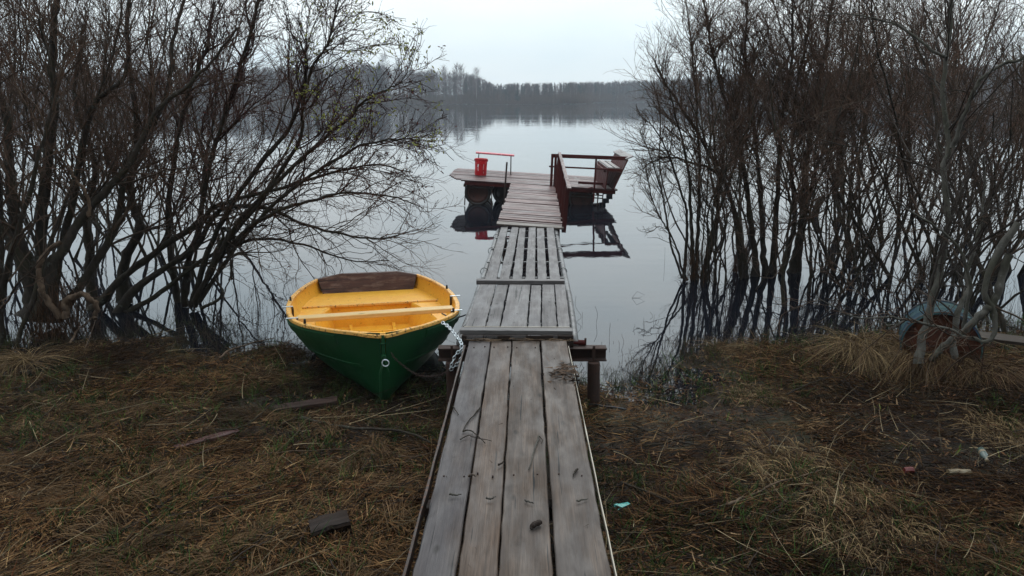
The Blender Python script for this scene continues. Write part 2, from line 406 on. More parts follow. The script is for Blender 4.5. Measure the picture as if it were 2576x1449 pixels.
k = N('lake_water')
v = k.coord('Object', (1, 1.0, 1))
w1 = k.noise(k.coord('Object', (1, .6, 1)), 1.1, 3, .5); w2 = k.noise(k.coord('Object', (1, .7, 1)), 7, 4, .55)
w3 = k.noise(k.coord('Object', (.02, .05, 1)), 1, 3, .6)
bm = k.n('ShaderNodeMath', operation='MULTIPLY_ADD'); k.l(w2, bm.inputs[0]); bm.inputs[1].default_value = .09; k.l(w1, bm.inputs[2])
pt = k.ramp(k.noise(k.coord('Object', (.5, 1.1, 1)), .5, 3, .6), [(.45, .5), (.68, 1.)]); bm2 = k.n('ShaderNodeMath', operation='MULTIPLY'); k.l(bm.outputs[0], bm2.inputs[0]); k.l(pt, bm2.inputs[1])
k.bump(bm2.outputs[0], .0055)
M['water'] = k.set(col=(.007,.008,.012), rough=k.ramp(w3, [(.42, .008), (.62, .06)]), ior=1.55)
gwx = [-700, 700]; 
link('lake_water', [(-420,-29,0), (420,-29,0), (420,479,0), (-420,479,0)], [0,1,2,3], [4], M['water'], props={'kind': 'structure'})

# ================================================================== FAR WOODS
def far_trees(pts, hs, kinds, nt=150, soup=None):
    """pts (m,3). kinds: 0 bare, 1 conifer"""
    soup = [] if soup is None else soup
    for kd in (0, 1, 2):
        sel = kinds == kd
        if not sel.any(): continue
        p, h = pts[sel], hs[sel]; m = len(p)
        # trunk
        pale = rng.uniform(0, 1, m)[:, None]**2.5
        tc = (1-pale)*np.array((.05,.044,.04))+pale*np.array((.30,.29,.28)) if kd == 0 else np.tile((.035,.028,.022), (m, 1))
        if kd < 2:
            lean = rng.normal(0, .03, (m, 3)); lean[:, 2] = 1; lean = unit(lean)
            for rot in ((1, 0, 0), (0, 1, 0)):
                blades(p-np.array((0, 0, .3)), lean, h*1.0, h*.014+.03, np.zeros((m, 3)), tc, '', seg=2, up=np.array(rot, float), twist=.05, soup=soup)
        q = nt if kd == 0 else (int(nt*1.2) if kd == 1 else nt)
        pi = np.repeat(np.arange(m), q); t = rng.uniform(0, 1, m*q)
        hh = h[pi]; az = rng.uniform(0, 2*math.pi, m*q)
        if kd == 0:
            t = .22+.76*t**.9; b = p[pi]+np.stack((0*t, 0*t, hh*t), -1)
            o = rng.uniform(0, 1, m*q)*.13*hh*np.sin(np.clip((t-.15)/.85, 0, 1)*math.pi*.93)
            b[:, 0] += np.cos(az)*o; b[:, 1] += np.sin(az)*o
            el = rng.uniform(.5, 1.4, m*q); d = np.stack((np.cos(az)*np.cos(el), np.sin(az)*np.cos(el), np.sin(el)), -1)
            L = hh*rng.uniform(.06, .17, m*q); w = rng.uniform(.035, .10, m*q)
            col = np.array((.056,.040,.037))[None]*rng.uniform(.6, 1.35, (m*q, 1))
        elif kd == 1:
            t = .12+.88*t**.8; b = p[pi]+np.stack((0*t, 0*t, hh*t), -1)
            el = rng.uniform(-.5, .25, m*q); d = np.stack((np.cos(az)*np.cos(el), np.sin(az)*np.cos(el), np.sin(el)), -1)
            L = hh*(1.04-t)*rng.uniform(.15, .30, m*q)+.15; w = L*.28+.1
            col = np.array((.009,.024,.020))[None]*rng.uniform(.6, 1.4, (m*q, 1))
        else:     # shore bush
            az2 = az; rad = rng.uniform(0, 1, m*q)*hh*.7
            b = p[pi]+np.stack((np.cos(az2)*rad, np.sin(az2)*rad, 0*t), -1)
            el = rng.uniform(.9, 1.5, m*q); d = np.stack((np.cos(az)*np.cos(el), np.sin(az)*np.cos(el), np.sin(el)), -1)
            L = hh*rng.uniform(.4, 1., m*q); w = rng.uniform(.04, .10, m*q)
            col = np.array((.075,.048,.034))[None]*rng.uniform(.6, 1.4, (m*q, 1))
        blades(b, d, L, w, rng.normal(0, .04, (m*q, 3))*L[:, None], col, '', seg=1, soup=soup, twist=1.0)
    return soup
def wood_band(name, x0, x1, n, dep, hrange, pc, props, topx=None, topy=None, nt=110, d0=1.5):
    x = rng.uniform(x0, x1, n); yf = np.interp(x, FX, FY); dd = d0+rng.uniform(0, 1, n)**1.2*dep
    y = yf+dd; z = height(x, y)
    # tree-top line measured in the photo gives the tallest height; individual trees vary below it
    px = CX+FPX*x/y/1.03
    hs = rng.uniform(*hrange, n)
    if topx is not None:
        ty = np.interp(px, topx, topy); zt = HC+(243-ty)/FPX*y*1.0
        hs = np.maximum((zt-z)*rng.uniform(.8, 1.0, n), 3)
    kinds = (rng.uniform(0, 1, n) < (pc(px, dd) if callable(pc) else pc)).astype(int)
    far = far_trees(np.stack((x, y, z), -1), hs, kinds, nt)
    return link_soup(far, name, M['fartree'], props=props)
TOPX = [-200, 0, 300, 600, 850, 960, 1050, 1200, 1240, 1450, 1640, 1750, 2100, 2576, 2800]
TOPY = [184, 184, 184, 178, 168, 166, 178, 190, 212, 209, 203, 192, 180, 160, 155]
pcf = lambda px, dd: np.interp(px, [0, 350, 850, 1200, 1240, 2576], [.25, .3, .03, .02, .55, .45])*np.clip(dd/18, .05, 1)
wood_band('far_wood', -230, 20, 1500, 30, (6, 8), pcf, {'kind': 'stuff', 'label': 'bare wood along the far left shore and its point', 'category': 'wood'}, TOPX, TOPY, nt=150)
wood_band('far_wood', 20, 250, 1800, 50, (6, 8), pcf, {'kind': 'stuff', 'label': 'blue-grey conifer wood on the far right shore', 'category': 'wood'}, TOPX, TOPY, nt=150)
# low bushes along the far shore
nb_ = 420; x = rng.uniform(-120, 26, nb_); y = np.interp(x, FX, FY)+rng.uniform(-.3, 2, nb_); hs = rng.uniform(.8, 1.9, nb_)+1.6*((x > 4) & (x < 20))
x2 = rng.uniform(26, 180, 200); y2 = np.interp(x2, FX, FY)+rng.uniform(-.3, 3, 200)
xx_ = np.concatenate((x, x2)); yy_ = np.concatenate((y, y2))
nu = 1500; xu = np.concatenate((rng.uniform(-170, 20, 700), rng.uniform(20, 230, 800))); yu = np.interp(xu, FX, FY)+rng.uniform(1, 9, nu)
su = far_trees(np.stack((xu, yu, height(xu, yu)), -1), rng.uniform(2.2, 5., nu), np.full(nu, 2), 60)
link_soup(su, 'undergrowth', M['fartree'], props={'kind': 'stuff', 'label': 'dark undergrowth filling the far woods', 'category': 'undergrowth'})
s_ = far_trees(np.stack((xx_, yy_, np.maximum(height(xx_, yy_), 0)), -1), np.concatenate((hs, rng.uniform(.8, 1.8, 200))), np.full(620, 2), 70)
link_soup(s_, 'shore_scrub', M['fartree'], props={'kind': 'stuff', 'label': 'brown scrub along the far waterline', 'category': 'scrub'})
# trees that stand out on the point
def lone(px, top, kind, Y, label, cat_, w=1.0):
    b = aty(px, 262, Y); b[2] = height(b[0], b[1]); zt = aty(px, top, Y)[2]
    r_ = root('spruce_tree' if kind == 1 else 'birch_tree', b, label, cat_, 'trees standing out on the far point')
    sp = far_trees(b[None], np.array([zt-b[2]]), np.array([kind]), 420)
    if kind == 0: sp = [(v_, l_, t_*1.7) for v_, l_, t_ in sp]
    ntr = 2
    link_soup(sp[:ntr], 'trunk', M['fartree'], r_); link_soup(sp[ntr:], 'crown', M['fartree'], r_)
for (px, top, kd, Y, lb) in [
    (797, 170, 1, 238, 'dark spruce poking above the wood behind the willow catkins, far left shore'),
    (957, 154, 1, 240, 'dark narrow spruce below the tallest round bare crown on the far point'),
    (968, 138, 0, 239, 'tallest bare tree with a round pale crown on the far point'),
    (870, 150, 0, 239, 'bare tree left of the tallest one, seen through the catkins'),
    (1005, 150, 0, 240, 'bare tree just right of the tallest one on the far point'),
    (1030, 157, 0, 240, 'bare tree third right of the tallest on the far point'),
    (1118, 168, 0, 238, 'narrow pale birch standing alone left of the twin birches on the point'),
    (1150, 163, 0, 238, 'left birch of the tall pair near the tip of the far point'),
    (1162, 166, 0, 239, 'right birch of the tall pair near the tip of the far point'),
    (1199, 172, 0, 238, 'last bare birch at the tip of the far point'),
    (1088, 174, 0, 238, 'low bare birch midway along the far point'),
    (910, 152, 0, 240, 'wide bare tree between the catkins and the dark narrow spruce')]:
    lone(px, top, kd, Y, lb, 'tree')
# house on the right hill
hb = aty(2195, 232, 285)
hr = root('house', (hb[0], hb[1], hb[2]-3), 'small house with an orange-red roof among the trees on the right hillside', 'house')
HW = MB(); X0, Y0, Z0 = hb
def boxv(mb, x0, x1, y0, y1, z0, z1):
    V = [(x, y, z) for z in (z0, z1) for y in (y0, y1) for x in (x0, x1)]
    return mb.add(V, [(0,2,3,1), (4,5,7,6), (0,1,5,4), (2,6,7,3), (0,4,6,2), (1,3,7,5)])
boxv(HW, X0-4, X0+4, Y0-3, Y0+3, Z0-3, Z0+1.2); HW.build('wall', M['house'], hr)
rf = MB(); rf.add([(X0-4.5,Y0-3.6,Z0+1), (X0+4.5,Y0-3.6,Z0+1), (X0+4.5,Y0,Z0+3.4), (X0-4.5,Y0,Z0+3.4), (X0-4.5,Y0+3.6,Z0+1), (X0+4.5,Y0+3.6,Z0+1)], [(0,1,2,3), (3,2,5,4), (0,3,4), (1,5,2)]); rf.build('roof', M['roof'], hr)
for q in (-2.2, .2, 2.4):
    wn = MB(); boxv(wn, X0+q-.4, X0+q+.4, Y0-3.06, Y0-2.98, Z0-.6, Z0+.5); wn.build('window', M['pane'], hr)
# ================================================================== JETTY
def lerp(a, b, f): return a+(b-a)*f
jet = root('boardwalk', (0, 4, 0), 'wide grey-brown boards of the near walkway, ending at the rusty crossbeam', 'boardwalk')
near = [(-.361,-.2047), (-.198,-.0537), (-.047,.147), (.162,.358)]
farx = [(-.309,-.157), (-.149,-.0075), (.0,.194), (.2036,.387)]
bc = [(.82,.86,.98), (1.08,1.0,.93), (1.0,.97,.93), (1.05,1.03,1.0)]
y0, y1 = 2.53, 5.2; ya, yb = .4, 5.36
for (n_a, f_a, c_) in zip(near, farx, bc):
    q = lambda k, y: n_a[k]+(f_a[k]-n_a[k])*(y-y0)/(y1-y0)
    A = (sum((q(0, ya), q(1, ya)))/2, ya, .496); B = (sum((q(0, yb), q(1, yb)))/2, yb, .496+rng.normal(0, .002))
    pk = MB().board(A, B, (q(1, ya)-q(0, ya), q(1, yb)-q(0, yb)), .036, seg=48, jit=.0016, ch=.004, warp=.0007).build('plank', M['board'], jet, color=c_)
    for y_ in (3.31, 5.22):
        for f in (.22, .8):
            nx = lerp(q(0, y_), q(1, y_), f)+rng.normal(0, .006); ny = y_+rng.normal(0, .012)
            MB().tube([(nx, ny, .505), (nx, ny, .5165)], .0042, 8).build('nail', M['rust'], pk)
MB().board((.3715,.4,.482), (.3975,5.3,.482), .005, .024, seg=30, jit=.0008, ch=.001).build('edge_strip', M['strip'], jet)
MB().board((-.445,.4,.475), (-.333,5.3,.475), .012, .05, seg=30, ch=.001).build('edge_rail', M['steel'], jet)
for x0, x1 in ((-.30, -.24), (.26, .30)):
    MB().board((x0,.4,.42), (x1,5.4,.42), .06, .10, seg=8).build('bearer', M['darkwood'], jet)
for y_ in (1.2, 3.3):
    MB().board((-.4,y_,.34), (.38,y_,.34), .08, .07, seg=4).build('crossbar', M['darkwood'], jet)
    for x_ in (-.3, .28): MB().tube([(x_,y_,.36), (x_,y_,-.2)], .04, 10).build('leg', M['darkwood'], jet)

bmr = root('crossbeam_support', (0.05, 5.5, 0), 'rusty steel crossbeam under the jetty joint, on a rusty post each side', 'beam')
b_ = MB(); b_.board((-.53,5.42,.442), (.68,5.42,.442), .085, .012, seg=6, ch=.001); b_.board((-.53,5.43,.40), (.68,5.43,.40), .012, .074, seg=6, ch=.001); b_.board((-.53,5.42,.356), (.68,5.42,.356), .085, .010, seg=6, ch=.001)
b_.build('beam', M['rust'], bmr)
MB().tube([(.40,5.47,.468), (.53,5.46,.466)], .020, 12).build('pipe_stub', M['redpost'], bmr)
MB().tube([(.532,5.46,.44), (.532,5.46,.50)], .008, 8).build('bolt', M['rust'], bmr)
for x_ in (.585, -.43):
    pb = MB(); pb.tube([(x_,5.36,.35), (x_+.004,5.35,.1), (x_,5.34,-.25)], .045, 16)
    pb.build('post', M['rust'], bmr, smooth=False)
    MB().board((x_-.0,5.37,.36), (x_-.0,5.37,.47), .018, .006, up=(0,1,0), seg=2, ch=.001).build('bracket', M['rust'], bmr)

wk = root('plank_walkway', (.08, 7.5, 0), 'weathered planks with wide gaps over the water, between near boards and slatted ramp', 'walkway')
# middle bay
w3n = [(-.357,.146), (-.203,.099), (-.094,.194), (.111,.094), (.213,.113), (.334,.091)]
off_f = [(-.293,.146), (-.139,.103), (-.022,.188), (.177,.09), (.278,.106), (.393,.094)]
for (a0, w0), (a1, w1), g in zip(w3n, off_f, (1.02,.86,1.0,.98,.9,1.0)):
    MB().board((a0+w0/2,5.40,.522), (a1+w1/2,7.02,.511), (w0,w1), .03, seg=24, jit=.0016, ch=.003, warp=.0008).build('plank', M['board2'], wk, color=(g,g,g*1.02))
s2n = [(-.268,.116), (-.126,.094), (-.003,.093), (.123,.091), (.242,.087), (.359,.097)]
s2f = [(-.143,.092), (-.0,.096), (.106,.082), (.235,.092), (.341,.098), (.475,.096)]
for (a0, w0), (a1, w1), g in zip(s2n, s2f, (1.0,1.05,.97,1.02,.95,1.04)):
    MB().board((a0+w0/2,7.18,.494+rng.normal(0,.002)), (a1+w1/2,10.75,.455), (w0,w1), .028, seg=36, jit=.0016, ch=.003, warp=.0007).build('plank', M['board2'], wk, color=(g,g,g*1.02))
MB().board((-.33,7.11,.535), (.485,7.13,.527), .085, .04, seg=14, jit=.002, ch=.003).build('cross_board', M['board2'], wk, color=(.9,.88,.9))
MB().board((-.375,5.475,.553), (.435,5.47,.548), .085, .032, seg=14, jit=.002, ch=.003).build('cross_board', M['board2'], wk, color=(.95,.95,.95))
MB().board((-.36,5.415,.495), (.44,5.41,.495), .025, .085, seg=14, jit=.002, ch=.003).build('front_board', M['darkwood'], wk)
MB().board((-.35,5.522,.570), (.42,5.518,.566), .006, .004, seg=14, jit=.0012, ch=.0005).build('cord', M['strip'], wk)
for s, xa, xb, xc in ((-1, -.375, -.315, -.185), (1, .455, .515, .60)):
    pts = [(xa,5.45,.465), (lerp(xa,xb,.6),6.5,.45), (xb,7.3,.44), (lerp(xb,xc,.5),9,.42), (xc,10.8,.40)]
    MB().tube(smooth_guide(pts, 24, .002), .030, 12).build('side_pole', M['pipe'], wk, smooth=True)
    for y_ in (8.0, 9.2, 10.2):
        xx = np.interp(y_, [7.3, 10.8], [xb, xc])
        th_ = np.linspace(0, 2*math.pi, 14); zz = np.interp(y_, [7.3, 10.8], [.44, .40])
        MB().tube(np.stack((xx+.038*np.cos(th_), y_+0*th_+.01*np.sin(th_), zz+.038*np.sin(th_)), -1), .004, 5).build('wire_tie', M['black'], wk)
for y_ in (5.9, 6.6, 7.6, 8.4, 9.2, 10.0, 10.6):
    xl = np.interp(y_, [5.45, 7.3, 10.8], [-.38, -.315, -.185]); xr = np.interp(y_, [5.45, 7.3, 10.8], [.455, .515, .60])
    zz = np.interp(y_, [5.45, 7.3, 10.8], [.478, .458, .418])
    MB().board((xl,y_,zz), (xr,y_,zz), .035, .022, seg=4).build('crossbar', M['pipe'], wk)
for x_, y_ in ((-.25,7.1), (.45,7.1), (-.1,10.3), (.52,10.3)):
    MB().tube([(x_,y_,.45), (x_,y_,-.4)], .03, 10).build('leg', M['rust'], wk)

# ---- slatted ramp
gw = root('slatted_ramp', (.21, 10.6, 0), 'red-brown ramp of cross slats with a post railing on its right', 'ramp', rot=(0, .068, -.034))
GL = 5.55; ns = 25
for q in range(ns):
    y_ = GL*(q+.5)/ns; z_ = lerp(.485, .437, q/ns)
    jx = rng.normal(0, .008, 2); w_ = .168 if q else .2
    g = rng.uniform(.5, 1.3)
    MB().board((-.45+jx[0],y_+rng.normal(0,.005),z_+rng.normal(0,.003)), (.45+jx[1],y_+rng.normal(0,.005),z_+rng.normal(0,.003)), w_+rng.normal(0,.010), .024, up=(0, rng.normal(0,.05), 1), seg=10, jit=.0018, ch=.003).build('slat', M['redwood'] if q else M['greyseat'], gw, local=True, color=(g,g,g) if q else (.55,.5,.45))
for x_ in (-.38, .38):
    MB().board((x_,.05,.43), (x_,GL,.385), .045, .07, seg=6).build('stringer', M['darkwood'], gw, local=True)
py = [.12, 1.22, 2.35, 3.45, 4.5, 5.0, 5.45]
for q, y_ in enumerate(py):
    zb = lerp(.43, .38, y_/GL); zt = lerp(1.03, 1.12, y_/GL)
    MB().board((.468,y_,zb-.05 if q else zb-.01), (.468+.004,y_,zt), .058 if q == 0 else .045, .028, up=(0,1,0), seg=6, ch=.003).build('rail_post', M['redpost'], gw, local=True)
MB().board((.49,-.02,1.035), (.49,GL+.05,1.13), .055, .022, seg=20, jit=.001, ch=.003).build('handrail', M['redwood'], gw, local=True)

# ---- floating platform
PR = (0, .0635, 0); PO = (0, 16.15, 0)
pf = root('floating_platform', PO, 'red-brown slatted platform floating on dark drums at the end of the jetty', 'floating platform', rot=PR)
DZ = .484; nb = 15; pit = 2.52/nb
for q in range(nb):
    y_ = pit*(q+.5); xl = np.interp(y_, [0, .25, .95, 2.5], [-1.02, -1.2, -1.38, -1.33])+rng.normal(0, .006); xr = 2.13+.03*q/nb+rng.normal(0, .01)
    g = rng.uniform(.5, 1.25)
    MB().board((xl,y_,DZ-.014+rng.normal(0,.002)), (xr,y_,DZ-.014+rng.normal(0,.002)), pit-.032, .028, up=(0, rng.normal(0,.035), 1), seg=16, jit=.002, ch=.003).build('deck_board', M['redwood'], pf, local=True, color=(g,g,g))
for y_ in (.06, 1.25, 2.45):
    MB().board((-1.0,y_,DZ-.065), (2.1,y_,DZ-.065), .05, .07, seg=8).build('beam', M['redpost'], pf, local=True)
for x_ in (-1.0, -.5, .1, 1.15, 1.75):
    MB().board((x_,.05,DZ-.12), (x_,2.45,DZ-.12), .04, .05, seg=6).build('crossbar', M['steel'], pf, local=True)
def drum(x, yb, yf_, zc, r, end):
    rb = r*1.0
    prof = [(0,0), (r*.80,.0), (r*.84,-.016), (r*.97,-.02), (rb,-.012), (rb,.03)]
    L = yf_-yb; 
    for f in (.33, .66): prof += [(rb,L*f-.03), (rb*1.03,L*f), (rb,L*f+.03)]
    prof += [(rb,L-.03), (rb*.97,L+.01), (r*.84,L), (0,L)]
    o = MB().lathe(prof, (x,yb,zc), 'y', 36).build('drum', M['drumside'], pf, local=True, smooth=True)
    e = MB().lathe([(0,-.004), (r*.62,-.004), (r*.64,-.012), (r*.72,-.012), (r*.79,-.004)], (x,yb,zc), 'y', 32).build('drum_end', end, pf, local=True, smooth=True)
    e.parent = o
drum(-.73, .30, 1.15, .21, .275, M['rusty_red']); drum(-.73, 1.35, 2.2, .21, .275, M['drumside'])
drum(-.17, .62, 1.45, .21, .26, M['drumside'])
drum(1.43, .30, 1.15, .21, .275, M['rusty_red']); drum(1.43, 1.35, 2.2, .21, .275, M['drumside']); drum(1.02, .7, 1.5, .2, .25, M['drumside'])
for x_ in (-.98, -.43, 1.12, 1.76, 1.86):
    MB().board((x_,.12,DZ-.09), (x_,.12,-.05), .022, .022, up=(0,1,0), seg=4, ch=.002).build('frame_bar', M['steel'], pf, local=True)
for z_, x0, x1 in ((DZ-.16, -.98, -.42), (DZ-.21, 1.1, 1.86), (.05, 1.1, 1.86), (DZ-.15, 1.1, 1.86)):
    MB().board((x0,.11,z_), (x1,.11,z_), .02, .022, seg=4, ch=.002).build('frame_bar', M['steel'], pf, local=True)
for q, (x_, z_) in enumerate(((1.98, .33), (2.06, .24), (2.14, .15))):
    MB().board((x_,1.75,z_), (x_+.13,1.75,z_), .12, .11, seg=3).build('step', M['black'], pf, local=True)
# post at left of the ramp
MB().tube([(-.16,-.02,-.5), (-.165,-.02,.5), (-.16,-.02,.90)], .018, 10).build('mooring_pole', M['steel'], pf, local=True)
# railing on the platform
MB().board((.74,.03,1.085), (2.28,.03,1.125), .045, .075, seg=12, ch=.004).build('top_rail', M['redpost'], pf, local=True)
MB().board((.70,.02,.865), (2.0,.02,.885), .03, .032, seg=10, ch=.003).build('mid_rail', M['redpost'], pf, local=True)
for x_, z0 in ((.77, .40), (.84, .40), (.93, .40), (1.66, .20)):
    MB().board((x_,-.012,z0), (x_-.02,-.012,1.12), .035 if x_ > 1 else .05, .03, up=(0,1,0), seg=6, ch=.003).build('rail_post', M['redpost'], pf, local=True)
MB().board((1.52,-.02,.47), (1.62,-.02,.50), .06, .03, seg=2).build('bracket', M['redpost'], pf, local=True)
MB().board((1.35,.35,.545), (2.0,.35,.55), .05, .05, seg=4).build('curb', M['redpost'], pf, local=True)

# bench with leaning back, on the right end
bn = root('wooden_bench', PO, 'dark red bench with grey seat slats and a back leaning outward, on the platform', 'bench', rot=PR)
for x_ in (1.95, 2.08):
    MB().board((x_,-.12,DZ+.44), (x_,1.78,DZ+.44), .095, .024, seg=10, jit=.0015).build('seat_slat', M['greyseat'], bn, local=True)
for q in range(8):
    y_ = -.06+q*.255
    MB().board((1.87,y_+.05,DZ), (1.89,y_+.05,DZ+.425), .238, .02, up=(1,0,0), seg=4, ch=.003).build('front_board', M['redpost'], bn, local=True)
    MB().board((2.03,y_+.05,DZ), (2.27,y_+.05,DZ+.63), .238, .022, up=(1,0,0), seg=5, ch=.003).build('back_board', M['redpost'], bn, local=True)
MB().board((2.30,-.15,DZ+.67), (2.30,1.95,DZ+.67), .16, .024, up=(-.45,0,1), seg=10, jit=.002).build('top_board', M['greyseat'], bn, local=True)
MB().board((1.84,.06,DZ+.36), (1.84,1.7,DZ+.36), .035, .05, seg=4).build('seat_rail', M['redpost'], bn, local=True)
MB().board((1.86,-.13,DZ+.40), (2.17,-.13,DZ+.40), .03, .06, seg=3).build('end_rail', M['redpost'], bn, local=True)

def plocal(x, y, z):  # platform local -> world
    v = Matrix.Rotation(PR[1], 3, 'Y')@Vector((x, y, z)); return (PO[0]+v.x, PO[1]+v.y, PO[2]+v.z)
rbn = root('red_bench', plocal(-.44, 1.75, DZ), 'small red bench with a worn pinkish top on thin steel legs behind the bucket', 'bench', rot=(0, .0635, .03))
MB().board((-.43,0,.445), (.43,0,.432), .25, .035, seg=8, ch=.012).build('seat', M['redbench'], rbn, local=True)
for sx in (-1, 1):
    for sy in (-1, 1):
        MB().tube([(sx*.36,sy*.09,.43), (sx*.38,sy*.13,0)], .010, 8).build('leg', M['steel'], rbn, local=True)
bk = root('red_bucket', plocal(-.72, 1.2, DZ), 'bright red metal bucket standing on the left of the platform', 'bucket', rot=(0, .05, 0))
MB().lathe([(0,.004), (.118,.0), (.125,.006), (.128,.02), (.130,.11), (.133,.12), (.131,.13), (.134,.24), (.138,.25), (.135,.26), (.137,.345), (.142,.352), (.142,.36), (.135,.362), (.131,.352), (.122,.02), (0,.015)], k=36).build('body', M['red'], bk, local=True, smooth=True)
for sgn in (-1, 1): MB().board((sgn*.137,0,.30), (sgn*.137,0,.345), .03, .008, up=(0,1,0), seg=1, ch=.001).build('lug', M['red'], bk, local=True)
th_ = np.linspace(0, math.pi, 16)
MB().tube(np.stack((.14*np.cos(th_), -.145*np.sin(th_)*.6-.04*np.sin(th_), .325-.10*np.sin(th_)), -1), .003, 5).build('handle', M['steel'], bk, local=True)
st_ = MB()
for ang_, z0, z1, w_ in ((-1.95,.10,.24,.012), (-2.05,.19,.25,.02), (-1.1,.13,.25,.007), (-1.1,.05,.09,.007)):
    P = [[(r_*math.cos(ang_+dw+.05*math.sin(z*30)), r_*math.sin(ang_+dw+.05*math.sin(z*30)), z) for dw in (-w_/.26, w_/.26)] for z in np.linspace(z0, z1, 7) for r_ in (.1365,)]
    st_.grid(P)
st_.build('paint_drips', paint('white_paint', (.7,.65,.64), (.6,.5,.5), (.5,.1,.1), .3, .4, 40), bk, local=True)

# ================================================================== BOAT
bow = np.array((-.918, 5.36)); ax = unit(np.array((-.545, 2.42))); sd = np.array((ax[1], -ax[0])); BL = 2.40
boat = root('rowing_boat', (bow[0]+ax[0]*1.2, bow[1]+ax[1]*1.2, 0), 'small green rowing boat, orange inside, bow pulled up on the bank beside the jetty', 'boat')
S = [0, .015, .04, .08, .14, .22, .32, .45, .58, .7, .82, .92, 1]
WR = [.02, .17, .26, .34, .44, .57, .66, .71, .725, .71, .655, .585, .50]
ZR = [.575, .572, .565, .553, .535, .515, .49, .468, .455, .447, .442, .44, .44]
ZK = [.05, .045, .04, .03, .02, .015, .005, 0, 0, .005, .01, .015, .02]
_sd = np.linspace(0, 1, 241); _sm = lambda v: np.convolve(np.pad(np.interp(_sd, S, v), 12, mode='reflect', reflect_type='odd'), np.hanning(27)[1:-1]/np.hanning(27).sum(), 'valid')
WRs, ZRs = _sm(WR), _sm(ZR)
PW = [.5, .5, .48, .45, .41, .35, .30, .26, .24, .23, .22, .22, .22]
def hull(s, v, inset=0., zk=None):
    w = np.interp(s, _sd, WRs)-inset*.9; zr = np.interp(s, _sd, ZRs); z0 = (np.interp(s, S, ZK)+inset*1.2) if zk is None else max(zk, np.interp(s, S, ZK)+inset*1.2); p = np.interp(s, S, PW)
    m = (1-v)**p
    # lapped chine: slight step outwards above it
    m = m*(1+.018*(1 if v < .52 else 0)) if inset == 0 else m
    flare = 1.0+.03*math.sin(math.pi*min(v*2, 1))
    return max(w, .004)*m*flare, zr+(z0-zr)*v
def bp(s, t, z):      # s fraction along, t lateral, z
    p = bow+ax*(s*BL)+sd*t; return (p[0], p[1], z)
vs = [0,.06,.12,.2,.28,.36,.44,.50,.515,.53,.6,.7,.78,.85,.91,.95,.98,1.0]
ss = np.unique(np.concatenate((np.linspace(0, .1, 10), np.linspace(.1, 1, 34))))
def side_rows(fn, vs, ss, sgn): return [[bp(s+0.0, sgn*fn(s, v)[0], fn(s, v)[1]) for v in vs] for s in ss]
hb_ = MB()
rows = []
for s in ss:
    Lr = [bp(s-.005*(1-v)*math.exp(-(s/.03)**2), -hull(s, v)[0], hull(s, v)[1]) for v in vs]
    Rr_ = [bp(s-.005*(1-v)*math.exp(-(s/.03)**2), hull(s, v)[0], hull(s, v)[1]) for v in vs[::-1]]
    rows.append(Lr+Rr_[1:])
hb_.grid(rows)
hl = hb_.build('hull', M['green'], boat, smooth=True)
# stern transom outside
tb = MB(); tv = rows[-1]; tb.add(tv, [tuple(range(len(tv)))]); tb.build('stern_board', M['green'], boat)
# stem post
stm = [bp(.0, 0, .56), bp(-.006, 0, .45), bp(-.004, 0, .3), bp(.002, 0, .13), bp(.02, 0, .015)]
stp = MB()
for A, B in zip(stm[:-1], stm[1:]): pass
G_ = smooth_guide(stm, 16, 0)
for w_, d_ in ((.062, .03),):
    P = []
    for i_, p in enumerate(G_):
        f = i_/15; ww = .014+.026*min(1, max(0, (f-.42)/.12))
        P.append([tuple(np.array(p)+np.array((*(sd*u*ww+ax*q), 0))) for u, q in ((-1,.05), (-.9,-.012), (-.5,-.024), (.5,-.024), (.9,-.012), (1,.05))])
    stp.grid(P)
stp.build('stem', M['green'], boat, smooth=False)
kb = MB().board(bp(.02, 0, .05), bp(1, 0, .01), .035, .04, seg=12); kb.build('keel', M['green'], boat)
# inner shell
ZF = .10
def inner(s, v):
    w, z = hull(s, v, .022); return w, z
ib = MB(); rows = []
ss2 = [s for s in ss if s >= .012]
vi = [0,.1,.2,.3,.4,.5,.6,.7,.8,.88]
for s in ss2:
    l_ = [bp(s+.004, -inner(s, v)[0], max(inner(s, v)[1], ZF)) for v in vi]; r_ = [bp(s+.004, inner(s, v)[0], max(inner(s, v)[1], ZF)) for v in vi[::-1]]
    rows.append(l_+r_)
ib.grid(rows); tv = rows[-1]; ib.add(tv, [tuple(range(len(tv)))]); tv = rows[0]; ib.add(tv, [tuple(range(len(tv)))])
ib.build('inner_shell', M['orange'], boat, smooth=True)
bh = MB(); P = [[bp(s, t*max(np.interp(s, _sd, WRs)-.004, .004), np.interp(s, _sd, ZRs)-.008) for t in np.linspace(-1, 1, 7)] for s in np.linspace(.0, .05, 6)]; bh.grid(P)
P = [[bp(.05, t*(np.interp(.05, _sd, WRs)-.004), np.interp(.05, _sd, ZRs)-.008-dz_) for t in np.linspace(-1, 1, 7)] for dz_ in (0, .03)]; bh.grid(P); bh.build('breasthook', M['orange'], boat)
for sg in (-1, 1):
    lp = MB(); P = []
    for s in np.linspace(.012, .99, 40):
        w0_, z0_ = hull(s, .46); w1_, z1_ = hull(s, .505); P.append([bp(s, sg*(w0_-.001), z0_), bp(s, sg*(w0_+.006), z0_-.003), bp(s, sg*(w1_+.009), z1_), bp(s, sg*(w1_-.001), z1_-.002)])
    lp.grid(P); lp.build('lap_strake', M['green'], boat)
